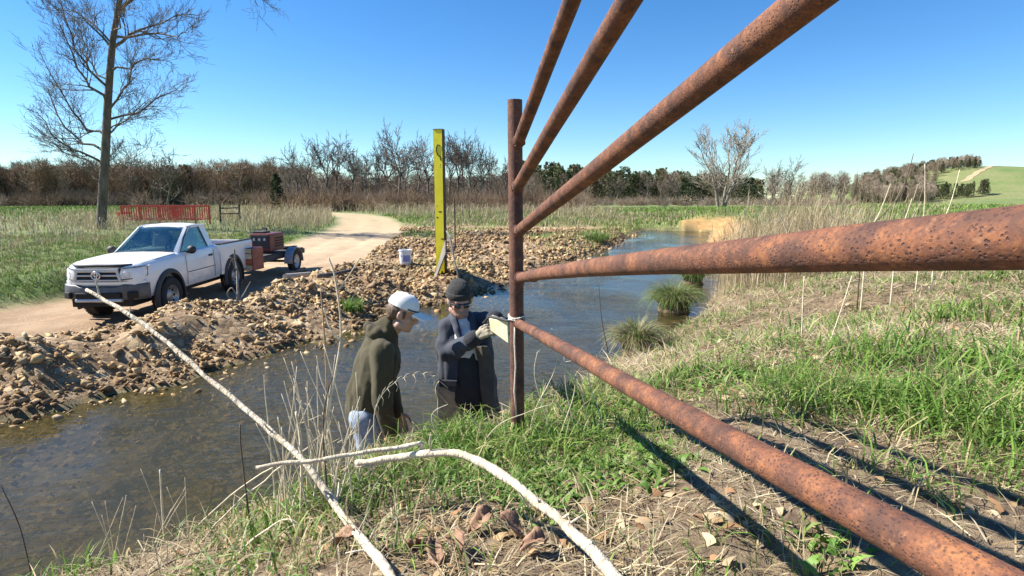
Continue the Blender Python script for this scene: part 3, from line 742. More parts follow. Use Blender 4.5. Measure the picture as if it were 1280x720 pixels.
# sedge tussocks standing in the stream edge
def tussock(px, py, rad, hgt, n, label, drymix):
    c = G(px, py, 0); a = RNG.uniform(0, 2*np.pi, n); r = rad*.55*np.sqrt(RNG.random(n))
    root = empty('grass_tussock', (c.x, c.y, 0), label=label, cat='tussock', group='grass tussocks in the stream')
    P = np.stack([r*np.cos(a), r*np.sin(a), .02+.12*np.sqrt(np.clip(1-(r/(rad*.6))**2, 0, 1))], -1)
    h = hgt*RNG.uniform(.55, 1.15, n); lean = .25+1.5*(r/(rad*.55))*RNG.uniform(.5, 1.1, n)
    col = green(n, .12)*.9; k = RNG.random(n) < drymix; low = straw(n)*.8
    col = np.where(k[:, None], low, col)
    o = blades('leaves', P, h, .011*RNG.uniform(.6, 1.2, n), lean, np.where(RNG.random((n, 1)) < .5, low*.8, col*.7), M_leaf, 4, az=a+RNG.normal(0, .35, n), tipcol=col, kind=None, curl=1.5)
    o.parent = root
    mb = MB(); mb.ellip((0, 0, -.02), (rad*.62, rad*.6, .16)); mb.build('root_mass', simple('root_soil', (.16, .11, .06), .95, bs=.6), root, True)
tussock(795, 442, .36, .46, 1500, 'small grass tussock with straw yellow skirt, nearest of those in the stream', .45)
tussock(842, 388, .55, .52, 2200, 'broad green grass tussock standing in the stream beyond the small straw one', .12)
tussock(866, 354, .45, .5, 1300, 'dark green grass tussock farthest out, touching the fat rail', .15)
# clump of green on the far rubble edge
c = hit(440, 385)
def clump_plant(px, py, h, n, label, w=.012, rad=.12):
    c = hit(px, py); a = RNG.uniform(0, 2*np.pi, n); r = rad*np.sqrt(RNG.random(n)); P = np.stack([r*np.cos(a), r*np.sin(a), 0*r], -1)
    col = green(n, .15); o = blades('grass_clump', P, h*RNG.uniform(.5, 1.1, n), w*RNG.uniform(.7, 1.2, n), RNG.uniform(.1, 1.0, n), col, M_leaf, 3, kind=None)
    o.location = c; tag(o, label, 'grass clump')
clump_plant(440, 390, .34, 260, 'green grass clump growing among the pale rocks across the stream', .016, .2)
clump_plant(742, 300, .5, 500, 'bushy green clump at the stream edge by the gravel point', .03, .7)
# ------------------------------------------------------------------ trees
class QB:
    """quad-only tube collector (arrays, so it can be replicated)"""
    def __init__(s, rmin=0): s.v = []; s.q = []; s.n = 0; s.rmin = rmin
    def tube(s, pts, rad, sides):
        pts = np.asarray(pts, float); m = len(pts)
        t = np.gradient(pts, axis=0); t /= np.linalg.norm(t, axis=1)[:, None]+1e-9
        ref = np.array([1., 0, 0]) if abs(t[0, 0]) < .7 else np.array([0, 1., 0])
        u = ref-t*(t@ref)[:, None]; u /= np.linalg.norm(u, axis=1)[:, None]+1e-9; w = np.cross(t, u)
        a = np.arange(sides)*2*np.pi/sides
        V = pts[:, None]+(u[:, None]*np.cos(a)[None, :, None]+w[:, None]*np.sin(a)[None, :, None])*np.asarray(rad)[:, None, None]
        s.v.append(V.reshape(-1, 3)); k = np.arange(sides); k2 = (k+1) % sides
        for i in range(m-1):
            b = s.n+i*sides; s.q.append(np.stack([b+k, b+k2, b+sides+k2, b+sides+k], -1))
        s.n += m*sides
    def arr(s): return np.concatenate(s.v), np.concatenate(s.q)

def grow(qb, rng, p, d, L, r, lev, maxlev, wob=.16, up=.05, ang=(.5, 1.0), nch=(3, 6), ratio=.55, sides=(8, 5, 4, 3, 3, 3), tmin=.25, endr=.25, droop=0):
    n = 6 if lev == 0 else (5 if lev == 1 else 4)
    pts = [np.array(p, float)]; dr = [np.array(d, float)/np.linalg.norm(d)]
    for i in range(n):
        v = dr[-1]+rng.normal(0, wob, 3)+np.array([0, 0, up-droop*lev]); v /= np.linalg.norm(v)
        dr.append(v); pts.append(pts[-1]+v*L/n)
    ts = np.linspace(0, 1, n+1); rad = np.maximum(r*(1-ts*(1-endr)), qb.rmin); qb.tube(pts, rad, sides[min(lev, 5)])
    if lev >= maxlev: return
    k = rng.integers(nch[0], nch[1]+1)
    for j in range(k):
        t = tmin+(1-tmin)*(j+rng.random())/k; i = min(int(t*n), n-1); f = t*n-i
        q = pts[i]*(1-f)+pts[i+1]*f; base = dr[i+1]
        ax = rng.normal(0, 1, 3); ax -= base*ax.dot(base); ax /= np.linalg.norm(ax)+1e-9
        th = rng.uniform(*ang); v = base*math.cos(th)+ax*math.sin(th); v[2] += .12
        grow(qb, rng, q, v, L*ratio*rng.uniform(.65, 1.15)*(1.15-.45*t), min(r*.62, rad[i]*.7)*rng.uniform(.7, 1), lev+1, maxlev, wob, up, ang, nch, ratio, sides, .15, .3, droop)
    # leader continues
    grow(qb, rng, pts[-1], dr[-1], L*ratio*.9, rad[-1], lev+1, maxlev, wob, up, ang, nch, ratio, sides, .15, .3, droop)

def bare_proto(seed, h, tr, forks=1, lev=4, spread=(.35, .85), nch=(3, 5), trunk=.38, up=.06, ratio=.58, rmin=.028):
    rng = np.random.default_rng(seed); tk = QB(); cr = QB(rmin)
    if forks == 1:
        n = 6; pts = [np.array([0, 0, -.3])]; v = np.array([0, 0, 1.])
        for i in range(n): v = v+rng.normal(0, .06, 3)*[1, 1, .2]; v /= np.linalg.norm(v); pts.append(pts[-1]+v*h*trunk/n*1.05)
        rad = tr*(1-np.linspace(0, .4, n+1)); rad[0] *= 1.35; tk.tube(pts, rad, 9); top = pts[-1]
        nb = rng.integers(3, 5)
        for j in range(nb):
            a = 2*np.pi*(j+rng.random()*.6)/nb; th = rng.uniform(.15, .6) if j else .1
            grow(cr, rng, top, [math.sin(th)*math.cos(a), math.sin(th)*math.sin(a), math.cos(th)], h*.34*rng.uniform(.8, 1.1), tr*.5, 1, lev, .14, up, spread, nch, ratio)
        for j in range(4):
            i = rng.integers(2, n); a = rng.uniform(0, 6.28)
            grow(cr, rng, pts[i], [math.cos(a), math.sin(a), .5], h*.22, tr*.25, 2, lev, .16, up, spread, nch, ratio)
    else:
        for j in range(forks):
            a = 2*np.pi*j/forks+rng.random(); th = rng.uniform(.05, .38); v = np.array([math.sin(th)*math.cos(a), math.sin(th)*math.sin(a), math.cos(th)])
            n = 5; pts = [np.array([math.cos(a)*tr, math.sin(a)*tr, -.3])]
            for i in range(n): v = v+rng.normal(0, .05, 3); v /= np.linalg.norm(v); pts.append(pts[-1]+v*h*.4/n)
            rad = tr*.6*(1-np.linspace(0, .45, n+1)); tk.tube(pts, rad, 7)
            for i in range(2, n): 
                b = rng.uniform(0, 6.28); grow(cr, rng, pts[i], [math.cos(b)*.8, math.sin(b)*.8, .7], h*.26, tr*.25, 2, lev, .14, up, spread, nch, ratio)
            grow(cr, rng, pts[-1], v, h*.33, rad[-1], 1, lev, .12, up, spread, nch, ratio)
    return tk.arr(), cr.arr()
def meshdata(name, arr, mat):
    o = mesh_np(name, arr[0], arr[1], mat, smooth=True); me = o.data; bpy.data.objects.remove(o); return me

PROTO_TREES = [bare_proto(s, 12, .24, 1, 4, spread=(.45, 1.15), nch=(3, 5), ratio=.62, up=.03) for s in (1, 2, 3, 4, 5)]
TREE_ME = [(meshdata('trunk', t, M_barkd), meshdata('crown', c, M_barkd)) for t, c in PROTO_TREES]
def put_tree(px, by, ty, k, dist, label, rz=None, mats=None, name='bare_tree', me=None, cat='tree', group=None, wide=1.0):
    x = A(px, 245, dist).x; z = zt(x, dist); zb = A(px, by, dist).z
    h = A(px, ty, dist).z-z
    o = empty(name, (x, dist, z), RNG.uniform(0, 6.28) if rz is None else rz, label, cat, group)
    s = h/12.0
    for nm, m in zip(('trunk', 'crown'), me or TREE_ME[k]):
        c = bpy.data.objects.new(nm, m); COL.objects.link(c); c.parent = o
    o.scale = (s*wide, s*wide, s); return o
row = [(372, 182, 'bare tree at the left end of the leafless row, slim and dark'),
       (404, 160, 'tallest bare tree in the left half of the leafless row, broad dark crown'),
       (436, 176, 'slender bare tree with few limbs beside the tallest one of the left half'),
       (458, 192, 'short bare tree low in the gap left of the taller central ones'),
       (474, 176, 'bare tree standing just left of the one with the leaning trunk'),
       (497, 154, 'tall bare tree with leaning trunk in the middle of the leafless row'),
       (521, 164, 'pale trunked bare tree immediately left of the yellow steel beam'),
       (572, 160, 'bare tree rising behind the thin steel stake right of the yellow beam'),
       (590, 166, 'bare tree second from the right end of the leafless row'),
       (612, 182, 'bare tree at the right end of the leafless row, half hidden by the fence post')]
for i, (px, ty, lb) in enumerate(row):
    put_tree(px, 258, ty, i % 5, 84+(i*7) % 17, lb, group='leafless trees behind the road', wide=.9)
more = [(362, 196, 'smallest bare tree left of the leafless row'), (388, 172, 'thin bare tree tucked between the first two of the leafless row'), (419, 168, 'bare tree right of the tallest in the left half of the leafless row'), (447, 184, 'crooked low bare tree in the left half of the leafless row'), (484, 162, 'bare tree crowding the left side of the leaning trunk one'), (509, 172, 'narrow bare tree between the leaning trunk and the pale trunk'), (534, 170, 'bare tree whose crown touches the left edge of the yellow beam'), (560, 168, 'bare tree directly behind the right edge of the yellow beam'), (582, 158, 'widest bare tree right of the yellow beam'), (602, 172, 'bare tree crowding the right end of the leafless row'), (626, 192, 'low bare tree between the leafless row and the fence post')]
for i, (px, ty, lb) in enumerate(more): put_tree(px, 258, ty, (i*3+2) % 5, 88+(i*5) % 22, lb, group='leafless trees behind the road', wide=1.05)
put_tree(206, 285, 180, 2, 62, 'lone bare tree at the field edge to the right of the big trunk', rz=1.2, wide=1.0)
put_tree(650, 258, 205, 3, 100, 'small bare tree behind the rusty fence post, low against the wood')
far = [(770, 216, 'thin far bare tree above the dark evergreens between the two upper rails'), (806, 212, 'bare tree at the far wood edge left of the big pale sycamore'), (830, 222, 'pale small bare tree just left of the sycamore foot'), (968, 200, 'twiggy bare tree right of the sycamore, first of a close pair'), (990, 197, 'twiggy bare tree right of the sycamore, second of a close pair'), (1032, 216, 'small bare tree beyond the dry weeds, nearest the hill'), (1052, 214, 'smallest bare tree beyond the dry weeds')]
for i, (px, ty, lb) in enumerate(far): put_tree(px, 248, ty, (i+1) % 5, 150, lb, wide=1.0)
# pale sycamore with several stems
syc = bare_proto(11, 12, .30, 6, 4, (.3, .75), (3, 6), ratio=.62, rmin=.021)
put_tree(902, 248, 150, 0, 95, 'large pale bare sycamore with several stems rising above the far bank', rz=.5, me=(meshdata('trunk', syc[0], M_barkp), meshdata('crown', syc[1], M_barkp)), wide=1.3)

# the big tree on the left
def big_tree():
    D = 30.0; rng = np.random.default_rng(5)
    b = A(127, 292, D); b.z = zt(b.x, D); root = empty('bare_tree', b, 0, 'big tall bare tree with thick straight trunk standing left behind the white truck', 'tree')
    path = [(127, 296), (127, 270), (129, 235), (132, 190), (134, 140), (137, 95), (141, 50), (147, 15), (152, -12), (156, -60), (158, -120), (161, -175)]
    P = [np.array(A(x, y, D)-b) for x, y in path]; P[0][2] -= .3
    r = np.array([.42, .33, .305, .29, .265, .24, .21, .18, .16, .12, .08, .04])*.70
    tk = QB(); tk.tube(P, r, 14); o = mesh_np('trunk', *tk.arr(), M_bark, root, smooth=True)
    cr = QB(.0062); kw = dict(wob=.15, up=.05, ang=(.35, .85), nch=(4, 6), ratio=.52)
    def limb(px0, px1, rr, lev=1, bend=0.0, dz=None, mx=5, **k2):
        """limb from a trunk pixel to a tip pixel"""
        a = np.array(A(*px0, D)-b); e = np.array(A(*px1, D+(rng.uniform(-2.5, 2.5) if dz is None else dz))-b)
        L = np.linalg.norm(e-a); n = 7; pts = []
        side = rng.normal(0, .05, 3)*L
        for i in range(n+1):
            t = i/n; q = a*(1-t)+e*t; q[2] -= bend*L*4*t*(1-t); q += side*math.sin(t*math.pi)+rng.normal(0, .02, 3)*L*(0 < t < 1); pts.append(q)
        rad = rr*(1-np.linspace(0, .82, n+1)); cr.tube(pts, rad, 6)
        nb = int(7+L*2.0)
        for j in range(nb):
            t = .18+.82*(j+rng.random())/nb; i = min(int(t*n), n-1); q = pts[i]*(1-(t*n-i))+pts[i+1]*(t*n-i)
            base = (pts[i+1]-pts[i]); base /= np.linalg.norm(base)
            ax = rng.normal(0, 1, 3); ax -= base*ax.dot(base); ax /= np.linalg.norm(ax)
            th = rng.uniform(.4, .95); v = base*math.cos(th)+ax*math.sin(th); v[2] += .1
            grow(cr, rng, q, v, L*.34*(1.15-.6*t)*rng.uniform(.6, 1.2), rad[i]*.5, 2, 4, .17, .04, (.4, .95), (3, 5), .62, tmin=.15)
    L = [((132, 190), (60, 112), .075, .12), ((131, 205), (45, 140), .07, .1), ((133, 170), (48, 62), .075, .12), ((131, 215), (58, 172), .05, .06), ((130, 228), (85, 205), .04, .0),
         ((134, 130), (70, 20), .08, .1), ((136, 110), (75, -5), .075, .08), ((139, 60), (78, 12), .07, .03), ((140, 55), (60, 12), .055, -.03),
         ((135, 140), (172, 60), .07, .05), ((134, 150), (228, 105), .06, -.02), ((138, 90), (215, 78), .06, -.04), ((140, 60), (243, 18), .085, .04), ((142, 45), (236, 40), .07, -.05), ((133, 170), (190, 122), .05, .05), ((133, 165), (188, 150), .04, .0), ((131, 205), (186, 182), .035, .04), ((130, 225), (170, 205), .025, .02),
         ((146, 18), (200, -45), .11, .08), ((150, -5), (215, -70), .08, .05), ((150, -5), (90, -60), .09, .08), ((154, -40), (110, -130), .07, .05), ((155, -60), (230, -140), .08, .05), ((157, -90), (180, -200), .06, 0), ((130, 215), (150, 180), .03, .05), ((136, 100), (110, 20), .05, .05), ((143, 40), (170, -10), .05, .04)]
    for a, c, rr, bd in L: limb(a, c, rr, bend=bd)
    limb((155, -45), (322, 8), .08, bend=-.28, dz=-1)       # long limb whose tip droops into view
    mesh_np('crown', *cr.arr(), M_bark, root, smooth=True); print('big tree quads', sum(len(q) for q in cr.q))
big_tree()

# ------------------------------------------------------------------ woods
def conifer_proto(seed, h=8.0, rad=1.7, n=700, top=.06, base=.08, size=.42):
    rng = np.random.default_rng(seed); t = rng.random(n)**.8*(1-base)+base
    lob = .75+.5*vn(rng.random(n)*0+t*5, np.full(n, seed), 1.0)
    a = rng.uniform(0, 2*np.pi, n); prof = np.clip((1-t)**.62*1.1, top, 1)*(.55+.45*np.clip((t-base)/.15, 0, 1))
    rr = rad*prof*lob*np.sqrt(rng.uniform(.25, 1, n))*(1+.2*np.sin(a*3+seed))
    c = np.stack([rr*np.cos(a), rr*np.sin(a), t*h], -1); s = size*rng.uniform(.5, 1.2, n)
    Rm = rotm(rng, n, .9); q = np.array([[-1, -.6, 0], [1, -.6, 0], [.8, .6, .1], [-.8, .6, -.1]])*.5
    V = np.einsum('nij,vj->nvi', Rm, q)*s[:, None, None]+c[:, None]
    pc = np.repeat(rng.uniform(.65, 1.35, n), 4)[:, None]
    return (V.reshape(-1, 3), np.arange(n*4).reshape(-1, 4), pc)
CON = [conifer_proto(1), conifer_proto(2, rad=2.3, top=.42), conifer_proto(3, rad=2.5, top=.5)]
M_needle = leafmat('evergreen_foliage', .15, .7, .1)
def conifer(px, by, ty, dist, wide, label, k=0, name='cedar_tree', col=(.045, .06, .028), group=None):
    x = A(px, 245, dist).x; z = zt(x, dist) if dist < 190 else hillz(x, dist); h = A(px, ty, dist).z-z
    o = empty(name, (x, dist, z), RNG.uniform(0, 6), label, 'tree', group); V, Q, pc = CON[k]
    s = h/8.0; W = V*np.array([s*wide, s*wide, s])
    mesh_np('crown', W, Q, M_needle, o, col=np.array(col)*pc)
    qb = QB(); qb.tube([[0, 0, -.2], [0, 0, h*.5], [0, 0, h*.9]], [.16*s, .1*s, .02], 6); mesh_np('trunk', *qb.arr(), M_barkd, o)
conifer(346, 262, 217, 75, 1.35, 'dark round cedar tree standing alone left of the leafless row', 0)
conifer(1228, 240, 228, 230, 1.2, 'single dark cedar at the right foot of the wooded hill', 1)
conifer(865, 248, 220, 130, 1.5, 'dark cedar tree close on the left of the pale sycamore', 2)
conifer(935, 248, 222, 130, 1.6, 'dark cedar tree close on the right of the pale sycamore', 1)

def low_bare(seed):
    rng = np.random.default_rng(seed); qb = QB(); h = 10
    pts = [[0, 0, -.5], [rng.normal(0, .15), rng.normal(0, .15), 2.5], [rng.normal(0, .3), rng.normal(0, .3), 5.5]]
    qb.tube(pts, [.17, .14, .09], 5)
    for j in range(6):
        a = rng.uniform(0, 6.28); z = rng.uniform(2.0, 5.5); th = rng.uniform(.2, .9)
        grow(qb, rng, [pts[2][0]*z/5.5, pts[2][1]*z/5.5, z], [math.sin(th)*math.cos(a), math.sin(th)*math.sin(a), math.cos(th)], rng.uniform(2.2, 3.6), .07, 2, 4, .16, .06, (.35, .85), (3, 4), .6)
    V, Q = qb.arr(); return V, Q, np.ones((len(V), 1))
def twig_bush(seed, n=46):
    rng = np.random.default_rng(seed); qb = QB()
    for j in range(n):
        a = rng.uniform(0, 6.28); th = rng.uniform(.05, 1.0); L = rng.uniform(.8, 2.0); d = np.array([math.sin(th)*math.cos(a), math.sin(th)*math.sin(a), math.cos(th)])
        p = np.array([rng.normal(0, .35), rng.normal(0, .35), 0]); m = p+d*L*.5; e = m+(d+rng.normal(0, .25, 3))*L*.5
        qb.tube([p, m, e], [.022, .016, .006], 3)
        for t in range(2): qb.tube([m, m+(d+rng.normal(0, .5, 3))*L*.35], [.013, .005], 3)
    V, Q = qb.arr(); return V, Q, np.ones((len(V), 1))
def twig_tree(seed, n=620):
    rng = np.random.default_rng(seed); qb = QB(); qb.tube([[0, 0, -.5], [.1, 0, 3], [.1, .2, 6.5]], [.2, .17, .08], 5)
    for j in range(7):
        a = rng.uniform(0, 6.28); z = rng.uniform(2.5, 6); th = rng.uniform(.2, .8); d = np.array([math.sin(th)*math.cos(a), math.sin(th)*math.sin(a), math.cos(th)]); p = np.array([.1, .1, z]); L = rng.uniform(2.2, 3.6)
        qb.tube([p, p+d*L*.5, p+d*L+[0, 0, .4]], [.08, .055, .03], 4)
    V, Q = qb.arr(); t = rng.uniform(0, 1, n); a = rng.uniform(0, 6.28, n); rr = np.sqrt(rng.uniform(.05, 1, n)); lob = .8+.3*np.sin(a*2+seed)+.15*np.sin(a*5+t*7)
    u = rng.uniform(-1, 1, n); R_ = (2.3*np.sqrt(1-u*u)*lob+.2)*rr; c = np.stack([R_*np.cos(a), R_*np.sin(a), 6.3+3.5*u*rng.uniform(.8, 1.05, n)], -1)
    d = np.stack([np.cos(a)*.6, np.sin(a)*.6, np.full(n, .8)], -1)+rng.normal(0, .45, (n, 3)); d /= np.linalg.norm(d, axis=1)[:, None]
    s_ = np.cross(d, rng.normal(0, 1, (n, 3))); s_ /= np.linalg.norm(s_, axis=1)[:, None]; L = rng.uniform(.5, 1.3, n)[:, None]; w = rng.uniform(.025, .06, n)[:, None]
    W = np.stack([c-s_*w, c+s_*w, c+d*L+s_*w*.2, c+d*L-s_*w*.2], 1).reshape(-1, 3)
    Q2 = np.arange(n*4).reshape(-1, 4)+len(V); pc = np.concatenate([np.full(len(V), .8), np.repeat(rng.uniform(.7, 1.3, n), 4)])
    return np.concatenate([V, W]), np.concatenate([Q, Q2]), pc[:, None]
LOW = [twig_tree(s) for s in (31, 32, 33, 34, 35)]; BUSH = [twig_bush(s) for s in (41, 42, 43)]
def wood(name, protos, pts, size, cols, mat):
    n = len(pts); rot = rotm(RNG, n, .04)
    scatter(name, [(p[0], p[1]) for p in protos], pts, size, rot, cols, mat, 'stuff', pcol=[p[2] for p in protos])
def pix_pts(n, px0, px1, y0, y1, f=None):
    px = RNG.uniform(px0, px1, n); Y = RNG.uniform(y0, y1, n); X = (px-640)/F*Y*CP*1.0
    Z = np.array([zz for zz in terrain(X, Y)['z']])
    return np.stack([X, Y, Z], -1), px
M_wood = leafmat('far_twigs', 0, .9, 0)
cg = lambda n: np.array([(.065, .08, .034), (.09, .10, .045), (.10, .09, .055)])[RNG.integers(0, 3, n)]*RNG.uniform(.8, 1.2, (n, 1))
greybr = lambda n: np.array([(.15, .115, .085), (.11, .085, .06), (.19, .155, .12)])[RNG.integers(0, 3, n)]*RNG.uniform(.8, 1.2, (n, 1))
# left wood
def band(n, *a):
    return pix_pts(n, *a)[0]
P1 = band(560, -260, 390, 150, 215); wood('woodland', LOW, P1, RNG.uniform(.95, 1.3, 560), greybr(560)*np.array([1.75, 1.65, 1.5]), M_wood)
P1 = band(150, -260, 430, 152, 215); wood('woodland', CON, P1, RNG.uniform(.8, 1.4, 150), cg(150), M_needle)
P1 = band(420, -260, 430, 146, 172); wood('undergrowth', BUSH, P1, RNG.uniform(1.4, 3.0, 420), greybr(420)*1.8, M_wood)
# middle wood behind the leafless row
P1 = band(230, 350, 680, 98, 150); wood('woodland', LOW, P1, RNG.uniform(.42, .72, 230), greybr(230)*1.6, M_wood)
P1 = band(40, 400, 720, 125, 170); wood('woodland', CON, P1, RNG.uniform(.6, 1.0, 40), cg(40), M_needle)
P1 = band(640, 330, 730, 72, 112); wood('undergrowth', BUSH, P1, RNG.uniform(.8, 1.8, 640), greybr(640)*np.array([1.75, 1.6, 1.45]), M_wood)
# right: evergreens and grey trees along the far field edge
P1 = band(230, 640, 950, 185, 235); wood('woodland', CON[1:], P1, RNG.uniform(.9, 1.5, 230)*np.interp(P1[:, 0]/P1[:, 1], [0, .18, .4], [1.25, 1.1, .85]), cg(230)*1.15, M_needle)
P1 = band(110, 640, 1080, 180, 235); wood('woodland', LOW, P1, RNG.uniform(.75, 1.15, 110), greybr(110)*1.7, M_wood)
P1 = band(220, 660, 1070, 120, 178); wood('undergrowth', BUSH, P1, RNG.uniform(.8, 1.6, 220), greybr(220)*1.7, M_wood)
def hillwood():
    n = 900; px = RNG.uniform(1062, 1212, n); Y = RNG.uniform(205, 330, n); X = (px-640)/F*Y
    # the lower front of the slope on the right stays open grass
    k = ~((px > 1160) & (Y < 285)); X, Y = X[k], Y[k]
    P = np.array([(a, b_, hillz(a, b_)) for a, b_ in zip(X, Y)]); i = RNG.random(len(P)) < .55
    Pb = P[i]; wood('woodland', LOW, Pb, RNG.uniform(.4, .68, len(Pb)), greybr(len(Pb))*1.8, M_wood)
    Pc = P[~i][:260]; wood('woodland', CON, Pc, RNG.uniform(.4, .75, len(Pc)), cg(len(Pc)), M_needle)
    Pr = np.array([((p-640)/F*230, 230+RNG.uniform(-6, 6), 0) for p in RNG.uniform(1140, 1222, 34)]); Pr[:, 2] = [hillz(a_, b_) for a_, b_, _ in Pr]
    wood('woodland', CON, Pr, RNG.uniform(.45, .8, len(Pr)), cg(len(Pr)), M_needle)
hillwood()

def hill_track():
    b = []; pts = []
    for t in np.linspace(0, 1, 24):
        px = 1196+46*t; Y = 262+44*t; x = (px-640)/F*Y; pts.append((x, Y))
    V = []
    for i, (x, y) in enumerate(pts):
        w = 2.2+.5*math.sin(i*1.7)
        V += [(x-w, y, hillz(x-w, y)+.12), (x+w, y, hillz(x+w, y)+.12)]
    Q = [(2*i, 2*i+1, 2*i+3, 2*i+2) for i in range(len(pts)-1)]
    tag(mesh_np('path', V, Q, simple('pale_track', (.34, .27, .15), .95, sc=1), smooth=True), kind='structure')
hill_track()
# ------------------------------------------------------------------ white pickup truck
def paint(name, c, rough=.25, coat=.6):
    m, nt, out = new_mat(name); v = texc(nt)
    d = ramp(nt, noi(nt, v, 2.5, 6, .7), [(.45, 0.0), (.75, .16)])
    sz = nt.nodes.new('ShaderNodeSeparateXYZ'); nt.links.new(v, sz.inputs[0])
    low = mth(nt, 'MULTIPLY', ramp(nt, sz.outputs[2], [(.42, 1.0), (.8, 0.0)]), ramp(nt, noi(nt, v, 6, 5, .7), [(.35, .15), (.65, .55)]))
    col = mixc(nt, mth(nt, 'MAXIMUM', d, low), c, (.45, .36, .25))
    bsdf(nt, out, col, rough, 0, None, Coat_Weight=coat, Coat_Roughness=.06); return m
M_white = paint('white_paint', (.76, .765, .77), .35, .5)
M_trim = simple('black_trim', (.028, .029, .032), .6, bs=.2, bsc=200)
M_bump = simple('grey_bumper_plastic', (.085, .09, .1), .55, bs=.2, bsc=200)
M_dark = simple('cavity_black', (.008, .008, .008), .8)
M_tyre = simple('tyre_rubber', (.022, .021, .02), .85, bs=.4, bsc=60)
M_steel = simple('wheel_steel', (.34, .34, .34), .4, .6, var=.15)
M_chrome = simple('dull_chrome', (.62, .63, .65), .2, .9, var=.1)
M_silver = simple('silver_plastic', (.45, .46, .48), .35, .3, var=.1)
M_seat = simple('seat_cloth', (.26, .26, .27), .9)
M_red = simple('red_lamp', (.35, .02, .015), .2, Coat_Weight=.6)
def glass_mat(name, c, tr):
    m, nt, out = new_mat(name)
    t = nt.nodes.new('ShaderNodeBsdfTransparent'); t.inputs[0].default_value = (*c, 1)
    g = nt.nodes.new('ShaderNodeBsdfGlossy'); g.inputs['Roughness'].default_value = .02; g.inputs[0].default_value = (.9, .95, .95, 1)
    fr = nt.nodes.new('ShaderNodeFresnel'); fr.inputs[0].default_value = 1.5
    mx = nt.nodes.new('ShaderNodeMixShader'); k = mth(nt, 'MULTIPLY', fr.outputs[0], .9, True)
    nt.links.new(k, mx.inputs[0]); nt.links.new(t.outputs[0], mx.inputs[1]); nt.links.new(g.outputs[0], mx.inputs[2]); nt.links.new(mx.outputs[0], out.inputs[0]); return m
M_glass = glass_mat('window_glass', (.84, .93, .9), .6)
M_lens = simple('headlamp_lens', (.72, .73, .74), .12, var=.12, sc=14, Coat_Weight=1.0)

